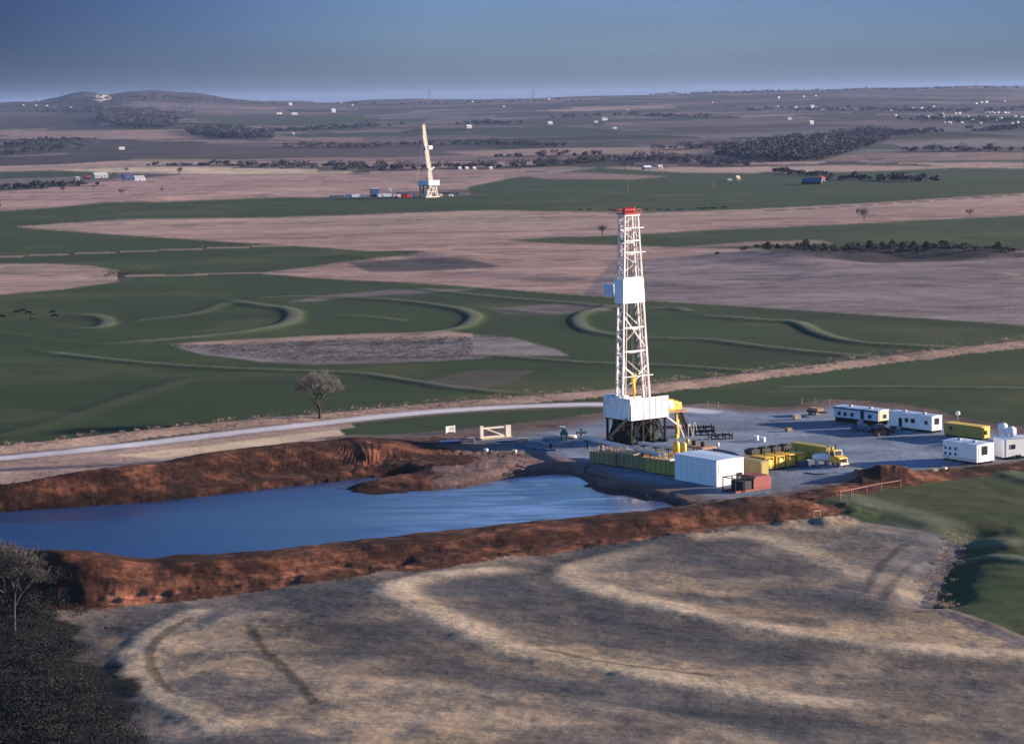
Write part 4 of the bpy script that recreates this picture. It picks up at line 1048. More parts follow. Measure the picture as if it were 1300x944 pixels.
crate(594, 561, 1.6, 1.2, .9, TANP, R(10), 'tan crate in front of the cream gate frame'); crate(657, 560, 2.6, 1.4, .6, TANP, R(6), 'long tan crate right of the cream gate frame')
crate(630, 562, 5.0, 1.3, .35, BLUED, R(6), 'blue flat skid lying below the cream gate frame', 'flat_skid', 'skid')
crate(711, 544, 1.2, .8, .5, WHITE, 0, 'small white box on the dark mud behind the green valve'); crate(1185, 599, 1.2, .9, .6, TANP, R(20), 'tan box at the foot of the yard bank near the trailers'); crate(1200, 597, .9, .9, .6, TANP, R(50), 'smaller tan box at the yard bank, closer to the trailers')
p = gp(1042, 529); t = thing('flat_trailer', 'low dark flat trailer left of the long pale blue trailer', 'flat trailer', p, R(30))
MB().box(0, 2.2, 0, 6, .8, 1.1).build('bed', DARK, t); MB().box(.1, 2.1, 1.5, 5.6, 1.1, 1.9).build('load', RUST, t); wheels(t, [(.2,4),(2.0,4),(.2,5),(2.0,5)], .4, .25)
p = gp(716, 559); t = thing('green_valve', 'green valve stand left of the rig', 'valve', p)
MB().bar((-.6,0,0),(-.6,0,2),.16).bar((.6,0,0),(.6,0,1.6),.16).box(-.9,.9,-.3,.3,1.2,2.0).build('stand', GREENP, t); MB().lathe((0,0,2.2), [(.5,-.06),(.6,0),(.5,.06)], 12, 'y').build('handwheel', GREENP, t)

# cream gate frame, and small panel
p = gp(610, 557.5); t = thing('gate_frame', 'cream steel rectangular frame with one diagonal, standing left of the rig', 'frame', p, R(27)); t.scale = (1.1, 1, 1)
MB().box(-.1, .6, -.3, .3, 0, 3.2).build('post', CREAM, t); MB().box(6.1, 7.3, -.3, .3, 0, 2.9).build('post', CREAM, t)
MB().box(.6, 6.1, -.18, .18, 2.35, 2.75).build('top_beam', CREAM, t); MB().box(.6, 6.1, -.18, .18, .25, .6).build('bottom_beam', CREAM, t)
MB().bar((1.2, 0, 2.5), (5.8, 0, .45), .14).build('diagonal_brace', CREAM, t); MB().box(-.1, 7.3, -1.2, 1.2, 0, .2).build('base_plate', TANP, t)
p = gp(566, 550); t = thing('panel_frame', 'small white gridded panel standing left of the cream frame', 'panel', p, R(30))
MB().box(0,.25,-.1,.1,.0,1.7).box(2.3,2.55,-.1,.1,.0,1.8).box(.25,2.3,-.1,.1,1.5,1.7).box(.25,2.3,-.1,.1,.3,.5).build('frame', WHITE, t)
b = MB()
for x in (.7,1.1,1.5,1.9): b.box(x,x+.18,-.06,.06,.5,1.5)
b.build('bars', WHITE, t); MB().box(.25,.7,-.05,.05,.5,1.5).build('plate', WHITE, t)

def hose(pts, r, m, label, name='hose', cat='hose'):
    P = [gp(x, y) for x, y in pts]; L = smooth_line([tuple(p)[:2] for p in P], 6); t = MB(); o0 = P[0]
    for a, c in zip(L[:-1], L[1:]): t.bar((a[0]-o0.x, a[1]-o0.y, hz(*a)-o0.z+r), (c[0]-o0.x, c[1]-o0.y, hz(*c)-o0.z+r), r, 6)
    o = t.build(name, m); o.location = o0; tag(o, label, cat)
hose([(748,592),(742,600),(752,606),(770,610)], .14, BLACK, 'black hose running from the mud tanks down to the pit')
hose([(905,570),(930,575),(944,584)], .12, DARK, 'dark cable across the gravel between the deck and the container')
hose([(680,560),(700,565),(728,560)], .14, PIPE, 'pale pipe on the mud left of the wellhead valve', 'pipe', 'pipe')
hose([(655,566),(682,571),(706,572)], .16, BLUED, 'dark blue pipe lying on the wet mud below the cream frame', 'pipe', 'pipe')
hose([(1022,600),(1045,602),(1062,600)], .1, BLACK, 'black cable on the gravel in front of the white pressure tank')
def bundle(px, py, L, n, m, rz, label):
    p = gp(px, py); t = thing('pipe_bundle', label, 'pipes', p, rz)
    for k in range(n): MB().bar((0, k*.42, .35+.25*(k%2)), (L, k*.42, .35+.25*(k%2)), .17, 8).build('pipe', m, t, True)
    MB().box(.8,1.0,-.2,n*.42,0,.2).box(L-1,L-.8,-.2,n*.42,0,.2).build('timber', WOOD, t)
bundle(690, 558, 8, 5, PIPE, R(6), 'bundle of pale pipes on timbers left of the rig'); bundle(843, 545, 7, 4, RUST, R(20), 'bundle of rusty pipes half hidden behind the rig legs')
drum(699, 568, 'dark drum on the mud below the pipe bundle', BLACK, .4, .9); drum(724, 566, 'orange brown drum near the wellhead valve', RUST, .4, .9); drum(873, 562, 'small yellow drum beside the rig stairs', YEL, .4, .9)
crate(1000, 548, 1.4, 1.2, .8, RUST, R(30), 'rusty crate on the open gravel behind the barrels'); crate(1090, 600, 1.2, 1.0, .7, OLIVD, R(60), 'olive crate on the gravel edge beside the red mound')
# fences
def fence(pts, label, h=1.5, m=WOOD, rails=2, step=3.2, r=.09, rm=None, name='fence'):
    P = [gp(x, y) for x, y in pts]; t = thing(name, label, 'fence', P[0]); b = None; L = []
    for a, c in zip(P[:-1], P[1:]):
        n = max(1, round((c-a).length/step)); 
        for k in range(n): L.append(a + (c-a)*k/n)
    L.append(P[-1]); L = [Vector((q.x, q.y, hz(q.x, q.y))) - P[0] for q in L]
    for q in L: MB().bar(q, q+Vector((0,0,h)), r, 6).build('post', m, t)
    for k in range(rails):
        b = MB(); z = h * (.95 - .42*k)
        for a, c in zip(L[:-1], L[1:]): b.bar(a+Vector((0,0,z)), c+Vector((0,0,z)), r*.55, 4)
        b.build('rail', rm or m, t)
fence([(1018,513),(1053,514)], 'wooden rail fence in the green field behind the yard', 1.7)
fence([(898,516),(912,517)], 'short wooden rail fence behind the yellow engine', 1.4)
fence([(1066,634),(1080,631),(1100,626),(1118,622),(1143,616)], 'long red brown pipe fence running up the yard bank', 1.6, REDWOOD, 1, 5, .14)
fence([(1033,659),(1041,657)], 'short pair of fence posts at the corner of the tan field', 1.5, WOOD, 1)

# ================================================================== FAR RIG
fb = gfar(541, 251); sc_ = 1.0
FT = R(32)
fr = thing('drilling_rig', 'distant slim white mast leaning over a cream base, out on the green plain', 'drilling rig', fb, FT)
fs = (fb - Vector((0,0,CAMZ))).length / F      # metres per photo pixel there
b = MB()
for y in (0, 5): b.bar((-.5, y, 0), (13.0, y, 0.6), .5); b.bar((0, y, 0), (4.5, y, 10), .5); b.bar((11, y, 0), (9.5, y, 10), .5); b.bar((4.5, y, 10), (11, y, .6), .35); b.bar((2, y, 4.5), (10, y, 5), .35); b.bar((4, y, 0), (8, y, 10), .3)
for x in (1,4,7,10): b.bar((x*.8+2, 0, 3), (x*.8+2, 5, 6), .3); b.box(x*.8+1.7, x*.8+2.3, 0, 5, 9, 10)
b.build('substructure', CREAM, fr)
MB().box(1.5, 9.5, 1.0, 4.0, .3, 8).build('base_cladding', CREAM, fr)
MB().box(2, 12.6, -1, 9, 10, 10.5).build('rig_floor', DARK, fr)
MB().box(2.2, 12.5, -1.2, -1, 10, 14.3).build('windbreak', WHITE, fr); MB().box(2, 2.2, -1.2, 16.5, 10, 14).build('windbreak', BLUEW, fr)  # left screen given pale blue to stand in for its shade
b = MB()
for y in (9, 15): b.bar((3, y, 0), (3, y, 10), .45); b.bar((6, y, 0), (6, y, 10), .45)
b.bar((3, 9, 0), (3, 15, 10), .3).build('rear_support', DARK, fr); MB().box(2.2, 9, 9, 16.3, 9.6, 10).build('rear_deck', DARK, fr)
tp = 57.5
a0 = Vector((6.4, 2.0, 10.5)); a1 = Vector((.9, 4.0, tp + 2.0))
mm_ = MB()
dirm = (a1 - a0)
for dx, dy in ((-1.2,-1.0),(1.2,-1.0),(-1.2,1.0),(1.2,1.0)): mm_.bar(a0+Vector((dx,dy,0)), a1+Vector((dx*.8,dy*.8,0)), .3)
for k in range(16):
    q0 = a0 + dirm*(k/16); q1 = a0 + dirm*((k+1)/16); s_ = 1-.2*k/16
    for dy in (-1, 1): mm_.bar(q0+Vector((-1.2*s_,dy*s_,0)), q1+Vector((1.2*s_,dy*s_,0)), .22); mm_.bar(q0+Vector((1.2*s_,dy*s_,0)), q1+Vector((-1.2*s_,dy*s_,0)), .22)
mm_.build('mast', CREAM, fr)
MB().add([a0+Vector((-1.1,-1.15,0)), a0+Vector((1.1,-1.15,0)), a1+Vector((.9,-.95,0)), a1+Vector((-.9,-.95,0)), a0+Vector((-1.1,-1.05,0)), a0+Vector((1.1,-1.05,0)), a1+Vector((.9,-.85,0)), a1+Vector((-.9,-.85,0))],
   [(0,1,2,3),(7,6,5,4),(0,4,5,1),(1,5,6,2),(2,6,7,3),(3,7,4,0)]).build('mast_cladding', CREAM, fr)
MB().box(a1.x-1.3, a1.x+1.3, a1.y-1.2, a1.y+1.2, a1.z, a1.z+1.2).build('crown', TANP, fr)
qm = a0 + dirm*.60; MB().box(qm.x+1.4, qm.x+5.2, qm.y-1.4, qm.y+1.2, qm.z, qm.z+3.0).build('monkey_board', WHITE, fr)
qm = a0 + dirm*.24; MB().add([(qm.x+1.2,qm.y-1,qm.z),(qm.x+4.4,qm.y-1,qm.z+2.2),(qm.x+4.4,qm.y-1,qm.z+3.6),(qm.x+1.2,qm.y-1,qm.z+1.6),(qm.x+1.2,qm.y,qm.z),(qm.x+4.4,qm.y,qm.z+2.2),(qm.x+4.4,qm.y,qm.z+3.6),(qm.x+1.2,qm.y,qm.z+1.6)],[(0,1,2,3),(7,6,5,4),(0,4,5,1),(1,5,6,2),(2,6,7,3),(3,7,4,0)]).build('tong_arm', CREAM, fr)
b = MB(); b.bar(a1, (-4, 9, 10), .12, 3).bar(a1, (-2, 6, 10), .12, 3).bar(a1, (1, 14, 10), .1, 3); b.build('guy_line', GREY, fr)
def fbox(px, py, wpx, hpx, m, name, label, cat, depth=4, roof=None, rz=R(22), z0=0.0):
    p = gfar(px, py); s = (p - Vector((0,0,CAMZ))).length / F; t = thing(name, label, cat, p, rz)
    W = wpx*s; H = hpx*s; MB().box(0, W, 0, depth, z0, H).build('body', m, t, bevel=.08)
    MB().box(-.15, W+.15, -.15, depth+.15, H, H+.25).build('top', roof or m, t); MB().box(W*.3, W*.3+1.0, -.05, 0, z0+.1, min(H*.8, 2.1)).build('door', DARK, t); return t
fbox(511, 251, 14, 4.2, REDP, 'red_shed', 'bright red low shed at the foot of the distant mast', 'shed', roof=REDP)
fbox(499, 251, 11, 3.6, mat('pink_white', (.75,.55,.55), .6), 'pump_house', 'pinkish white low unit left of the bright red shed', 'pump unit')
fbox(524, 251, 3, 4, WHITE, 'white_tank', 'small white unit between red shed and distant mast', 'tank')
fbox(480, 250, 18, 3.2, BLUEW, 'blue_shed', 'long pale blue unit left of the pinkish white unit', 'shed')
fbox(471.5, 250, 11, 10.5, BLUED, 'blue_silo', 'dark blue tower block with pale top by the distant mast', 'silo', roof=WHITE)
fbox(440, 250.5, 17, 3.2, BLUEW, 'blue_trailer', 'pale blue trailer at the left end of the distant yard', 'trailer')
fbox(420, 250.5, 18, 1.6, BLUED, 'flat_rack', 'low dark rack line at the far left end of the distant yard', 'rack')
fbox(493, 243, 4, 3.5, BLUEW, 'pale_tank', 'small pale blue tank above the long blue unit', 'tank')
fbox(505, 247, 22, 2.6, BLUED, 'dark_skid', 'dark blue skid row behind the bright red shed', 'skid')
fbox(556, 249.5, 6, 2.8, CREAM, 'cream_box', 'cream box right beside the base of the distant mast', 'box')
fbox(571, 249.5, 5, 2.0, WHITE, 'white_box', 'white low box right of the distant mast', 'box')
fbox(576, 247.5, 9, 3.5, BLUED, 'blue_container', 'dark blue container at the right end of the distant yard', 'container')
fbox(561, 246.5, 12, 1.4, DARK, 'dark_rack', 'low black rack between the cream box and blue container', 'rack')
p = gfar(461, 252); t = thing('round_tank', 'round white tank left of the dark blue tower block', 'tank', p); MB().lathe((0,0,0), [(1.2,0),(1.9,.6),(2.1,1.7),(1.7,2.8),(.8,3.4),(.1,3.5)], 16).build('shell', WHITE, t, True); MB().box(-1,1,-1,1,0,.3).build('stand', GREY, t)

# ================================================================== FARM BUILDINGS
def house(px, py, wpx, hpx, wall, roofm, label, group=None, name='farmhouse', cat='house', rz=R(32), depth=None, rooff=.45, detail=True):
    p = gfar(px, py); s = (p - Vector((0,0,CAMZ))).length / F; W = wpx*s*(.8 if detail else .6); H = hpx*s*(1 if detail else .75); D = depth or max(4, min(W*.6, 9))
    t = thing(name, label, cat, p, rz, group); hw = H*(1-rooff)
    MB().box(-W/2, W/2, 0, D, -2, hw).build('wall', wall, t)
    MB().prism([(-.3, hw), (D+.3, hw), (D/2, H)], -W/2-.3, W/2+.3, 'x').build('roof', roofm, t)
    if detail:
        MB().box(-.6, .6, -.08, 0, 0, min(2.2, hw*.8)).build('door', DARK, t)
        for x in (-W*.3, W*.3): MB().box(x-.7, x+.7, -.08, 0, hw*.35, hw*.75).build('window', GLASS, t)
    return t
house(1030, 234, 30, 8, DARK, BLUED, 'dark barn with wide blue grey roof on the green plain at right', name='barn', cat='barn', rz=R(-20), rooff=.6)
house(1046, 230, 5, 6, CREAM, REDP, 'cream shed with red front beside the wide blue roofed barn', name='shed', cat='shed')
house(938, 229, 6, 6, TANP, TANP, 'tan pointed hut alone on the green plain', name='hut', cat='hut', rooff=.6); house(927, 229.5, 7, 2.5, HWHITE, HWHITE, 'flat white shed beside the tan hut', name='shed', cat='shed')
house(823, 215.5, 13, 5.5, BLUED, BLUER, 'blue roofed shed left of the bright white shed beyond the plain', name='shed', cat='shed'); house(839, 214, 8, 4.5, HWHITE, HWHITE, 'bright white shed right of the blue roofed shed', name='shed', cat='shed')
house(796, 215, 4, 2, HWHITE, ROOFG, 'tiny white shed below the dark rounded trees', name='shed', cat='shed')
house(129, 226, 22, 7, GREY, HWHITE, 'long grey barn with pale roof in the left farmyard', name='barn', cat='barn'); house(163, 229, 13, 8, BLUED, BLUED, 'bright blue shed in the left farmyard', name='shed', cat='shed', rooff=.3); house(178, 229, 17, 6, BLUEW, GREENP if False else GREY, 'pale green grey shed right of the bright blue shed', name='shed', cat='shed', rooff=.6)
house(112, 228, 9, 5, DARK, DRED, 'dark barn with dull red roof left of the long grey barn', name='barn', cat='barn'); house(99, 229, 6, 5, HWHITE, ROOFG, 'small white house at the left end of the left farmyard')
house(49, 239, 3, 3, HWHITE, ROOFG, 'tiny white hut left of a matching one in dark brush', name='hut', cat='hut'); house(57, 238.5, 4, 3, HWHITE, ROOFG, 'tiny white hut right of a matching one in dark brush', name='hut', cat='hut')
house(596, 163, 9, 4.5, HWHITE, CREAM, 'bright white barn below a dark wood, right of the distant mast top', name='barn', cat='barn', rooff=.3)
for x, lb in ((584.5,'leftmost pale tent shaped hut in the row by the tree belt'),(593.5,'larger pale tent shaped hut, second in the row by the tree belt'),(603,'third pale tent shaped hut in the row by the tree belt'),(624,'pale tent shaped hut standing apart at the right of the row')):
    house(x, 215.5, 5, 4, BLUEW, HWHITE, lb, 'pale huts in front of the tree belt', 'hut', 'hut', rooff=.7)
house(155, 190, 9, 3.5, CREAM, HWHITE, 'low cream barn on the dark plowed field at left', name='barn', cat='barn')
house(699, 158, 8, 4, HWHITE, HWHITE, 'white house pair left of the small farm on the rise'); house(768, 153, 10, 4, HWHITE, ROOFG, 'white house in the middle of a dark farm clump on the rise'); house(757, 156, 6, 3, HWHITE, ROOFG, 'low white shed left in the dark farm clump on the rise'); house(781, 164, 7, 2.5, GREY, HWHITE, 'grey shed below the dark farm clump on the rise', name='shed', cat='shed')
house(374, 146, 10, 3.2, HWHITE, HWHITE, 'long bright white barn on the green strip at far left', name='barn', cat='barn', rooff=.2); house(355, 145, 9, 2.2, CREAM, HWHITE, 'low cream barn left of the long bright white barn', name='barn', cat='barn'); house(369, 134, 6, 3.5, HWHITE, HWHITE, 'white house on the skyline below the little tower'); house(424, 143, 7, 5, HWHITE, HWHITE, 'white barn at the right end of the far green strip', name='barn', cat='barn')
house(373, 171.5, 3, 3, HWHITE, HWHITE, 'tiny white hut among woods below the far green strip', name='hut', cat='hut'); house(135, 152, 5, 3, HWHITE, HWHITE, 'small white house below the left hill, left one of two'); house(145, 153, 4, 2.5, HWHITE, HWHITE, 'small white house below the left hill, right one of two')
house(1032, 137.5, 6, 4, HWHITE, HWHITE, 'brightest white house on the long right slope'); house(1031, 158, 7, 5, HWHITE, HWHITE, 'white house above the large dark wood'); house(1003, 152, 7, 2.5, HWHITE, HWHITE, 'low white barn left of the house above the large wood', name='barn', cat='barn')
# water tower like dome of the far town
p = gfar(1196, 150); s_ = (p-Vector((0,0,CAMZ))).length/F; t = thing('domed_tank', 'big white domed tank at the left end of the far town', 'tank', p)
MB().lathe((0,0,-2), [(3*s_,0),(3*s_,5*s_),(2.6*s_,6.3*s_),(1.5*s_,7.4*s_),(.2,7.8*s_)], 20).build('shell', HWHITE, t, True); MB().box(-1*s_, 9*s_, -3, 8, -2, 2*s_).build('annex', CREAM, t)
slope = [(972,137),(988,136.5),(1011,137),(1008,124.5),(1021,123.5),(1036,122.5),(1044,139.5),(1046,139.5),(975,138),(1051,147),(989,125),(890,129),(905,131),(1103,139.5),(1120,139),(1128,140)]
for k, (x, y) in enumerate(slope[::2] + slope[1:8:4]): house(x, y, 3 + (k*7 % 3)*.8, 2.4 + (k % 3)*.4, (HWHITE, BLUEW)[k % 2], (ROOFG, HWHITE)[k % 2], 'tiny pale farmhouse scattered on the long slope at right', 'tiny houses on the right slope', detail=False)
town = [(1132,141),(1138,147),(1219,145),(1214,144.5),(1230,149),(1240,150),(1252,144),(1256,144),(1260,144),(1263,144),(1268,144),(1277,144),(1281,144),(1254,149),(1235,154),(1222,156),(1205,156),(1200,157),(1286,157),(1293,156),(1208,157),(1190,147),(1247,131),(1253,130.5),(1276,129),(1240,132),(1298,150),(1290,148),(1246,157),(1180,149),(1186,136),(1171,138),(1160,139),(1265,153),(1272,151)]
for k, (x, y) in enumerate(town): house(x, y, 3.5 + (k*5 % 4), 2.2 + (k % 3)*.6, (HWHITE, CREAM, HWHITE, BLUEW)[k % 4], (HWHITE, ROOFG)[k % 2], 'small pale building among the roofs of the far town at right', 'roofs of the far town', 'town_building', 'building', detail=False)
ridge = [(600,130),(562,137),(640,136),(682,128),(697,127),(722,128.5),(733,128),(737,127),(448,134),(462,133),(433,131),(780,137),(797,140)]
for k, (x, y) in enumerate(ridge[::2]): house(x, y, 3 + k % 3, 2.2 + (k % 2)*.5, HWHITE, (HWHITE, ROOFG)[k % 2], 'tiny pale farmhouse along the middle of the skyline', 'tiny houses near the skyline', detail=False)
rowl = [(30,134),(38,133),(46,134.5),(52,133),(60,135),(75,138),(90,137),(24,137)]
for k, (x, y) in enumerate(rowl[::2]): house(x, y, 3 + k % 3, 2, HWHITE, HWHITE, 'faint pale building in the hazy town at far left', 'hazy buildings at far left', 'town_building', 'building', detail=False)

# pylons and towers
def pylon(px, py, hpx, label, name='power_pylon'):
    p = gfar(px, py); s = (p-Vector((0,0,CAMZ))).length/F; h = hpx*s; t = thing(name, label, 'pylon', p)
    b = MB(); w = h*.11
    for sx in (-1,1):
        for sy in (-1,1): b.bar((sx*w, sy*w, -2), (sx*w*.15, sy*w*.15, h), .45)
    for k in range(6):
        z0, z1 = h*k/6, h*(k+1)/6; w0, w1 = w*(1-.85*k/6), w*(1-.85*(k+1)/6); b.bar((-w0,0,z0),(w1,0,z1),.3); b.bar((w0,0,z0),(-w1,0,z1),.3)
    b.build('tower', GREY, t); a = MB()
    for z, l in ((h*.72, w*2),(h*.86, w*1.7),(h*.97,w*1.2)): a.bar((-l,0,z),(l,0,z),.4)
    a.build('cross_arm', GREY, t)
pylon(545, 127, 12, 'faint grey lattice pylon standing on the skyline above the distant mast'); pylon(677, 126, 11, 'faint grey lattice pylon on the skyline, the one farther right')
pylon(381.5, 131, 5.5, 'short pale tower on the skyline at left', 'radio_tower'); pylon(211, 118, 3.5, 'tiny mast on top of the left hill', 'radio_tower')
def pole(px, py, hpx, label):
    p = gfar(px, py); s = (p-Vector((0,0,CAMZ))).length/F; h = hpx*s; t = thing('utility_pole', label, 'utility pole', p, R(10))
    MB().bar((0,0,0),(0,0,h),.22,6,.15).build('post', WOOD, t); MB().bar((-1.3,0,h*.93),(1.3,0,h*.93),.12).build('cross_arm', WOOD, t)
pole(797, 242, 12, 'pale utility pole on the green plain above the crown of the near rig'); pole(1271, 228, 17, 'utility pole at right, left one of the two'); pole(1278, 226, 14, 'utility pole at right, right one of the two'); pole(905, 238, 10, 'faint utility pole alone in mid plain'); pole(770, 208, 9, 'faint utility pole left of the dark rounded trees')

# ================================================================== CATTLE
def cow_mesh():
    vs = [((0,0,1.1),.38),((.55,0,1.15),.36),((1.0,0,1.2),.34),((-.55,0,1.12),.36),((-.85,0,1.15),.30),((1.35,0,1.15),.2),((1.7,0,.75),.14),((1.85,0,.45),.13),((2.0,0,.25),.08)]
    es = [(0,1),(1,2),(0,3),(3,4),(2,5),(5,6),(6,7),(7,8)]
    for x, par in ((.9,2),(-.8,4)):
        for y in (-.22,.22):
            i = len(vs); vs += [((x,y,.8),.16),((x-.04,y,.4),.09),((x,y,.05),.08)]; es += [(par,i),(i,i+1),(i+1,i+2)]
    i = len(vs); vs += [((-1.12,0,1.05),.05),((-1.2,0,.5),.04)]; es += [(4,i),(i,i+1)]
    me = bpy.data.meshes.new('cow'); me.from_pydata([v[0] for v in vs], es, [])
    o = bpy.data.objects.new('cow_tmp', me); COL.objects.link(o); m = o.modifiers.new('s', 'SKIN'); o.modifiers.new('u', 'SUBSURF').levels = 1
    for k, v in enumerate(vs): me.skin_vertices[0].data[k].radius = (v[1], v[1])
    me.skin_vertices[0].data[0].use_root = True
    dg = bpy.context.evaluated_depsgraph_get(); nm = bpy.data.meshes.new_from_object(o.evaluated_get(dg)); bpy.data.objects.remove(o)
    nm.materials.clear(); nm.materials.append(HIDE); 
    for p in nm.polygons: p.use_smooth = True
    return nm
CM = cow_mesh()
def cow(px, py, label, group, rz):
    o = bpy.data.objects.new('cow', CM); COL.objects.link(o); p = gfar(px, py); o.location = p; o.rotation_euler = (0,0,rz); o.scale = (1.15,)*3; tag(o, label, 'cow', group)
L_COW = [(2,405,'black cow at the very left frame edge'),(21,399,'black cow, left of a tight trio in the green field'),(28,397,'black cow at the top of the tight trio'),(36,400,'black cow, right of the tight trio'),(42,408,'black cow just below the tight trio'),(68,399,'black cow, upper one of a pair right of the trio'),(69,404,'black cow, lower one of a pair right of the trio')]
for x, y, l in L_COW: cow(x, y, l, 'black cattle in the left field', random.uniform(-.5,.5) + random.choice((0, math.pi)))
for x, y in ((738,268),(748,268),(774,267.5),(781,269),(821,268),(836,268),(847,268),(865,267),(887,266),(891,267),(896,266),(903,265.5),(908,266),(919,264.5),(922,265)):
    cow(x, y, 'small black cow in the line along the far edge of the green field', 'black cattle along the far field edge', random.uniform(-.4,.4) + random.choice((0, math.pi)))

# ================================================================== VEGETATION
def np_mesh(name, V_, F_, m):
    me = bpy.data.meshes.new(name); V_ = np.asarray(V_, np.float32); F_ = np.asarray(F_, np.int32); k = F_.shape[1]
    me.vertices.add(len(V_)); me.vertices.foreach_set('co', V_.ravel()); me.loops.add(F_.size); me.loops.foreach_set('vertex_index', F_.ravel())
    me.polygons.add(len(F_)); me.polygons.foreach_set('loop_start', np.arange(0, F_.size, k, dtype=np.int32)); me.update(calc_edges=True); me.materials.append(m); return me
def clump(c, rx, rz, n, size, r):
    """cloud of small leaf/twig faces in an uneven ellipsoid; returns verts (4n,3)"""
    nb = 5; cc = r.normal(0, .45, (nb, 3)); cc[:,2] = np.abs(cc[:,2]) * .6
    k = r.integers(0, nb, n); p = cc[k] + r.normal(0, .30, (n, 3)); ln = np.linalg.norm(p, axis=1, keepdims=True); p = p / np.maximum(ln, 1) 
    p = p * [rx, rx, rz] + [0, 0, rz * .95]; p[:,2] = np.maximum(p[:,2], .1)
    a = r.normal(0, 1, (n, 3)); a /= np.linalg.norm(a, axis=1, keepdims=True); b_ = np.cross(a, r.normal(0, 1, (n, 3))); b_ /= np.linalg.norm(b_, axis=1, keepdims=True)
    sz = size * r.uniform(.5, 1.2, (n, 1)); v = np.stack([p - a*sz, p - b_*sz*.5, p + a*sz, p + b_*sz*.5], 1)
    return v.reshape(-1, 3) + np.asarray(c)
def mass(name, pts, rx, rzv, n, size, m, label, cat, squash=1.0):
    r = np.random.default_rng(hash(name+label) % 1000 if False else len(label)*13+len(pts)); Vs = []
    for p in pts:
        k = r.uniform(.45, 1.45); Vs.append(clump(p, rx*k, rzv*k*r.uniform(.7,1.2), n, size, r))
    V_ = np.concatenate(Vs); F_ = np.arange(len(V_)).reshape(-1, 4); me = np_mesh(name, V_, F_, m); o = bpy.data.objects.new(name, me); COL.objects.link(o)
    if m is TWIGS:
        me.materials.append(TWIGP); pk = (r.random(len(pts)) < .2).astype(np.int32); me.polygons.foreach_set('material_index', np.repeat(pk, n))
    return tag(o, label, cat, kind='stuff')
def along(pts, spacing, width, seed, far_=True, jit=.6):
    r = np.random.default_rng(seed); P = [gfar(x, y) if far_ else gp(x, y) for x, y in pts]; out = []
    for a, c in zip(P[:-1], P[1:]):
        n = max(1, int((c-a).length/spacing))
        for k in range(n):
            q = a.lerp(c, (k + r.uniform(-jit, jit))/n); out.append((q.x + r.normal(0, width), q.y + r.normal(0, width)))
    out = np.array(out); h = height(out[:,0], out[:,1]); return [(a, b_, z) for (a, b_), z in zip(out, h)]
def inside(poly, n, seed):
    r = np.random.default_rng(seed); P = np.array(poly, float); out = []
    while len(out) < n:
        u = r.uniform(P[:,0].min(), P[:,0].max()); v = r.uniform(P[:,1].min(), P[:,1].max())
        if inpoly(np.array([u]), np.array([v]), poly)[0]: g = GT(u, v); out.append((g[0], g[1]))
    out = np.array(out); h = height(out[:,0], out[:,1]); return [(a, b_, z) for (a, b_), z in zip(out, h)]
for i, (pts, spc, wid, hh, lb) in enumerate(B):
    p_ = along(pts, spc * .5, wid, 100+i); dist = np.mean([q[1] for q in p_]); n = 110 if dist < 4500 else 60
    mass('tree_belt', p_, hh*1.05, hh*.72, n, 1.25 if dist < 4500 else 2.3, TWIGS, lb, 'tree belt')
mass('woodland', inside([(900,196),(960,186),(1010,178),(1060,174),(1100,168),(1140,170),(1120,182),(1070,196),(1040,204),(980,206)], 900, 9), 8.5, 6, 80, 1.8, TWIGS, 'large dark wood in the valley at right', 'wood')
mass('woodland', inside([(236,166),(290,165),(345,170),(345,176),(290,176),(245,172)], 420, 10), 8.5, 6, 70, 2.0, TWIGS, 'dark wood in the valley at left below the green strip', 'wood')
mass('woodland', inside([(120,150),(180,148),(225,152),(215,164),(150,160)], 500, 11), 9, 6, 60, 2.4, TWIGS, 'dark wood on the plain in front of the left hill', 'wood')

# cedars, single trees
def tree_proto(h, rx, m, n, size, seed, name, trunk_h=.25, label='', cat='tree', cone=False):
    r = np.random.default_rng(seed); t = thing(name, label, cat, (0,0,0))
    if cone:
        z = r.beta(1.2, 1.8, n) * h; rad = rx * (1 - z/h) ** .42 * np.sqrt(r.uniform(.2, 1, n)); th_ = r.uniform(0, 2*math.pi, n); lump = 1 + .25*np.sin(th_*3+z*2)
        p = np.stack([rad*lump*np.cos(th_), rad*lump*np.sin(th_), z + h*.08], 1)
        a = r.normal(0,1,(n,3)); a /= np.linalg.norm(a, axis=1, keepdims=True); b_ = np.cross(a, r.normal(0,1,(n,3))); b_ /= np.linalg.norm(b_, axis=1, keepdims=True)
        v = np.stack([p-a*size, p-b_*size*.6, p+a*size, p+b_*size*.6], 1).reshape(-1,3)
    else: v = clump((0,0,h*trunk_h*.6), rx, h*.45, n, size, r)
    o = bpy.data.objects.new('crown', np_mesh('crown', v, np.arange(len(v)).reshape(-1,4), m)); COL.objects.link(o); o.parent = t
    b = MB().bar((0,0,-.3),(0,0,h*.6), h*.035, 6, h*.012)
    if not cone:
        for k in range(6):
            an = k*1.05; b.bar((0,0,h*(.22+.05*k)), (rx*.55*math.cos(an), rx*.55*math.sin(an), h*(.55+.05*k)), h*.014, 4, h*.005)
    b.build('trunk', BARK, t); return t
ced = tree_proto(4.6, 2.5, EVERG, 620, .36, 1, 'cedar_tree', cone=True, label='x')
CD = [(975,324,.8),(987,322,.65),(1012,321,.7),(1023,321,1.15),(1034,323,.7),(1046,322,.9),(1060,324,.8),(1076,322,.9),(1090,324,.7),(1104,323,1.0),(1120,324,.8),(1133,322,.95),(1146,324,.8),(1160,323,.8),(1176,325,.95),(1196,321,1.0),(1201,320,1.05),(1221,319,.8),(1267,318,.95)]
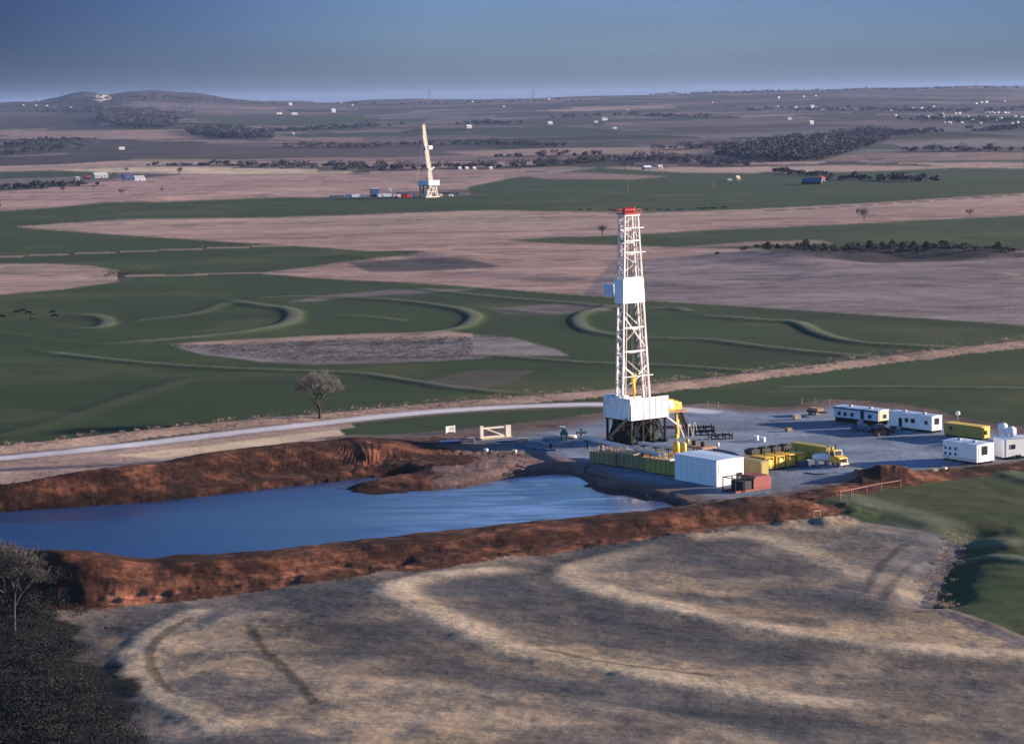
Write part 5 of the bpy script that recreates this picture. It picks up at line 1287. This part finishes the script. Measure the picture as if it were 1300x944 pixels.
cl = {0:'dark cedar at the left tip of the brushy ridge', 1:'small dark cedar second from the left tip of the brushy ridge', 3:'tallest dark cedar near the left end of the brushy ridge', 18:'dark cedar standing alone at the right end of the brushy ridge'}
for k, (x, y, s) in enumerate(CD):
    lb = cl.get(k, 'dark cedar in the row on the brushy ridge')
    q = gfar(x, y)
    if k == 0: ced.location = q; ced.scale = (s,)*3; ced['label'] = lb; ced['group'] = 'cedars on the brushy ridge'
    else: dup(ced, q, k*1.3, lb, s)
bare = tree_proto(9, 5, TWIGS, 800, .32, 2, 'bare_tree', label='bare grey tree standing alone on the tan band at right')
bare.location = gfar(1097, 280)
dup(bare, gfar(1232, 275), 1, 'low dark round tree on the tan band near the right edge', .62); dup(bare, gfar(765, 299), 2, 'faint bare tree on the tan band left of the mast', .8)
for x, y, s, lb in ((80,244,.8,'bare tree group on the dark patch left of the farmyard'),(155,248,.75,'round dark tree on the rose slope below the farmyard'),(206,244,.5,'small bush like tree right on the rose slope'),(160,219,.8,'dark tree behind the bright blue shed'),
                  (146,225,.7,'dark tree between the grey barn and the blue shed'),(228,222,1.2,'large pale bare tree right of the left farm'),(100,193,.9,'dark tree on the left plain below the dark plowed field'),
                  (793,213,.8,'dark rounded tree, left one of the clump beyond the plain'),(802,213,.9,'dark rounded tree, right one of the clump beyond the plain'),(1053,232,.9,'dark tree right of the blue roofed barn'),
                  (1037,226,1.0,'tall bare tree rising behind the blue roofed barn'),(358,212,1.3,'pale bare tree in front of the tree belt at left'),(485,214,1.4,'pale round bare tree left of the distant mast'),(1118,170,1.5,'broad round dark tree above the large wood'),(119,240,.5,'low bush like tree below the left farmyard'),(108,230,.7,'dark tree at the left end of the farmyard')):
    dup(bare, gfar(x, y), x*.7, lb, s)
mass('brush', along([(960,324),(1030,325),(1120,326),(1200,323),(1300,325)], 1.6, 7, 55), 2.6, 1.3, 80, .5, TWIGD, 'dark low brush along the ridge under the cedars', 'brush')
mass('brush', along([(990,318),(1060,318),(1150,314),(1200,314)], 3.0, 3, 56), 2.4, 1.6, 80, .45, TWIGD, 'grey brown brush between the cedars on the ridge', 'brush')
mass('brush', along([(0,573),(150,557),(250,546),(400,533),(500,522.5),(640,510.5),(770,500.5)], 2.4, 1.8, 57), 1.5, .7, 60, .16, DRYB, 'dry tan brush strip beside the gravel road', 'brush')
mass('brush', along([(830,493),(1000,473.5),(1100,460.5),(1200,448.5),(1300,437.5),(1400,427)], 2.3, 2.2, 58), 1.7, .9, 60, .18, DRYB, 'dry tan brush strip crossing the green fields behind the yard', 'brush')
mass('brush', along([(148,348),(160,350),(170,352)], 1.5, 5, 59), 2.0, 1.2, 60, .3, TWIGD, 'dark brush at the tip of the tan patch at left', 'brush')
mass('brush', along([(1224,682),(1212,703),(1198,722),(1188,745),(1186,762),(1205,775)], .8, 1.2, 60, False), 1.0, .6, 70, .10, DRYB, 'tan scrub lining the gully at right', 'brush')
mass('brush', inside([(220,440),(450,430),(600,428),(600,454),(400,460),(300,452)], 1100, 61), 1.3, .35, 26, .15, TWIGM, 'low grey scrub in the rough patch of the green field', 'brush')
mass('brush', along([(0,330),(150,321.5),(300,315),(372,311)], 5, 1.5, 62), 1.2, .8, 40, .2, DRYB, 'thin dry hedge line through the upper left field', 'brush')

# ------------- branching trees
def branch_tree(seed, H, spread, name, label, loc, twm, levels=6, r0=.32, fork_z=.22, twn=7):
    r = random.Random(seed); t = thing(name, label, 'tree', loc); br = MB(); tv = []; 
    def grow(p, d, ln, rad, lv):
        q = p + d * ln; br.bar(p, q, rad, 6 if lv < 2 else (4 if lv < 4 else 3), rad*.68)
        if lv >= levels - 2:
            for k in range(twn):
                s = p.lerp(q, r.random()); dd = (d*.6 + Vector((r.gauss(0,1), r.gauss(0,1), r.gauss(.25,.8)))*.7).normalized(); tl = H*.055*r.uniform(.6,1.5)
                sd = dd.cross(Vector((r.gauss(0,1), r.gauss(0,1), r.gauss(0,1)))).normalized() * (H*.0022)
                tv.append((s - sd, s + sd, s + dd*tl))
                for j in range(2):
                    s2 = s + dd*tl*r.uniform(.3,.8); d2 = (dd + Vector((r.gauss(0,1), r.gauss(0,1), r.gauss(0,1)))*.7).normalized(); tv.append((s2 - sd*.8, s2 + sd*.8, s2 + d2*tl*.7))
        if lv >= levels: return
        n = 4 if lv == 0 else (3 if r.random() < .6 else 2)
        for k in range(n):
            an = 2*math.pi*(k/n) + r.uniform(-.5,.5) + lv; side = Vector((math.cos(an), math.sin(an), 0))
            dd = (d*(.75) + side*spread*r.uniform(.6,1.15) + Vector((0,0,.12))).normalized(); grow(q, dd, ln*r.uniform(.66,.86) if lv else H*.22*r.uniform(.8,1.15), rad*r.uniform(.55,.68), lv+1)
    grow(Vector((0,0,-.2)), Vector((.03,.02,1)), H*fork_z, r0, 0)
    br.build('trunk', BARK, t)
    V_ = np.array([[tuple(a), tuple(b_), tuple(c_)] for a, b_, c_ in tv]).reshape(-1,3); o = bpy.data.objects.new('crown', np_mesh('crown', V_, np.arange(len(V_)).reshape(-1,3), twm)); COL.objects.link(o); o.parent = t
    return t
q = gfar(406, 533.5)
branch_tree(4, 12.2, .66, 'bare_tree', 'lone leafless tree with rounded grey crown beside the gravel road', q, TWIG, 6, .42, .2, 8)
q = gp(18, 800); branch_tree(9, 13.5, .6, 'bare_tree', 'leafless grey tree in the dark lower left corner of the land', q, TWIGM, 6, .30, .3, 7)
q = gp(-22, 790); branch_tree(12, 13, .6, 'bare_tree', 'leafless tree at the left frame edge in the dark brush', q, TWIGM, 6, .30, .3, 7)
mass('undergrowth', [tuple(gp(x, y)) for x, y in [(random.uniform(-60,190), random.uniform(765,1000)) for _ in range(520)] if x < random.gauss(60, 34) + (y-775)*.55], 2.0, 1.6, 200, .16, TWIGB, 'dark tangled undergrowth filling the lower left corner', 'undergrowth')
mass('undergrowth', [tuple(gp(x, y)) for x, y in [(random.uniform(-60,70), random.uniform(735,790)) for _ in range(60)]], 2.2, 1.6, 170, .17, TWIGB, 'dark brush at the foot of the red dike at left', 'undergrowth')

# ================================================================== HAZE, LIGHT, WORLD, CAMERA
hm, nt, N, L, P = nodes('haze')
N.remove(P); vol = N.new('ShaderNodeVolumePrincipled'); vol.inputs['Color'].default_value = (.34, .47, .80, 1); vol.inputs['Density'].default_value = 2.1e-5; vol.inputs['Anisotropy'].default_value = .1
L.new(vol.outputs[0], [n for n in N if n.type == 'OUTPUT_MATERIAL'][0].inputs['Volume'])
hb = MB().box(-72000, 72000, -600, 46000, -12, 260).build('haze', hm); hb['kind'] = 'stuff'; hb['label'] = 'pale blue air softening the far land'; hb['category'] = 'haze'

SUN_EL, SUN_AZ = R(10.5), R(11)       # azimuth from +X, negative = toward the camera
sd = Vector((math.cos(SUN_EL)*math.cos(SUN_AZ), math.cos(SUN_EL)*math.sin(SUN_AZ), math.sin(SUN_EL)))
sl = bpy.data.lights.new('sun', 'SUN'); sl.energy = 5.0; sl.angle = R(.5); sl.color = (1.0, .82, .66)
so = bpy.data.objects.new('sun', sl); COL.objects.link(so); so.rotation_euler = sd.to_track_quat('Z', 'Y').to_euler()
w = bpy.data.worlds.new('World'); SC.world = w; w.use_nodes = True; N = w.node_tree.nodes; L = w.node_tree.links
bg = N['Background']; sk = N.new('ShaderNodeTexSky'); sk.sky_type = 'NISHITA'; sk.sun_disc = False; sk.sun_elevation = SUN_EL
sk.sun_rotation = math.atan2(sd.x, sd.y); sk.altitude = 300; sk.air_density = 1.3; sk.dust_density = .6; sk.ozone_density = 2.5
tint = N.new('ShaderNodeVectorMath'); tint.operation = 'MULTIPLY'; L.new(sk.outputs[0], tint.inputs[0])
# the sky deepens quickly above the horizon
tc = N.new('ShaderNodeTexCoord'); sx = N.new('ShaderNodeSeparateXYZ'); L.new(tc.outputs['Generated'], sx.inputs[0])
cr = N.new('ShaderNodeValToRGB'); L.new(sx.outputs['Z'], cr.inputs[0]); e = cr.color_ramp.elements
e[0].position = 0.0; e[0].color = (.10, .18, .40, 1); e[1].position = 1.0; e[1].color = (.68, .86, 1.25, 1)
k = e.new(.009); k.color = (.185, .32, .74, 1); k = e.new(.022); k.color = (.24, .44, 1.28, 1); k = e.new(.045); k.color = (.24, .42, 1.34, 1); k = e.new(.07); k.color = (.25, .42, 1.2, 1); k = e.new(.16); k.color = (.55, .75, 1.2, 1); k = e.new(.4); k.color = (.62, .84, 1.28, 1)
cx = N.new('ShaderNodeValToRGB'); mr = N.new('ShaderNodeMapRange'); mr.inputs[1].default_value = -1; mr.inputs[2].default_value = 1; L.new(sx.outputs['X'], mr.inputs[0]); L.new(mr.outputs[0], cx.inputs[0])
e = cx.color_ramp.elements; e[0].position = 0; e[0].color = (1.3, 1.3, 1.3, 1); e[1].position = 1; e[1].color = (1, 1, 1, 1)
for p_, c_ in ((.33, (1.1, 1.1, 1.1, 1)), (.395, (.13, .21, .34, 1)), (.44, (.50, .58, .72, 1)), (.485, (.96, .97, .98, 1)), (.54, (1, 1, 1, 1)), (.605, (.62, .68, .74, 1)), (.68, (.9, .9, .9, 1))): k = e.new(p_); k.color = c_
t2 = N.new('ShaderNodeVectorMath'); t2.operation = 'MULTIPLY'; L.new(cr.outputs[0], tint.inputs[1]); L.new(tint.outputs[0], t2.inputs[0]); L.new(cx.outputs[0], t2.inputs[1])
sn = N.new('ShaderNodeTexNoise'); sn.inputs['Scale'].default_value = 1; sn.inputs['Detail'].default_value = 5
sm = N.new('ShaderNodeMapping'); sm.inputs['Scale'].default_value = (7, 7, 60); L.new(tc.outputs['Generated'], sm.inputs[0]); L.new(sm.outputs[0], sn.inputs['Vector'])
sr = N.new('ShaderNodeMapRange'); sr.inputs[1].default_value = .3; sr.inputs[2].default_value = .7; sr.inputs[3].default_value = .94; sr.inputs[4].default_value = 1.06; L.new(sn.outputs['Fac'], sr.inputs[0])
t3 = N.new('ShaderNodeVectorMath'); t3.operation = 'SCALE'; L.new(t2.outputs[0], t3.inputs[0]); L.new(sr.outputs[0], t3.inputs['Scale'])
L.new(t3.outputs[0], bg.inputs[0]); bg.inputs[1].default_value = .066
cam = bpy.data.cameras.new('camera'); co_ = bpy.data.objects.new('camera', cam); COL.objects.link(co_)
cam.sensor_width = 36; cam.lens = F / 1300 * 36; cam.shift_y = -45 / 1300; cam.clip_end = 120000; cam.clip_start = 1
Mx = Matrix(((_rt[0], _up[0], -_fw[0], 0), (_rt[1], _up[1], -_fw[1], 0), (_rt[2], _up[2], -_fw[2], CAMZ), (0, 0, 0, 1)))
co_.matrix_world = Mx; SC.camera = co_
SC.view_settings.view_transform = 'Standard'; SC.view_settings.look = 'None'; SC.view_settings.gamma = 1; SC.view_settings.exposure = 1.55
SC.render.engine = 'CYCLES'; SC.cycles.max_bounces = 5; SC.cycles.volume_bounces = 0; SC.cycles.use_denoising = True
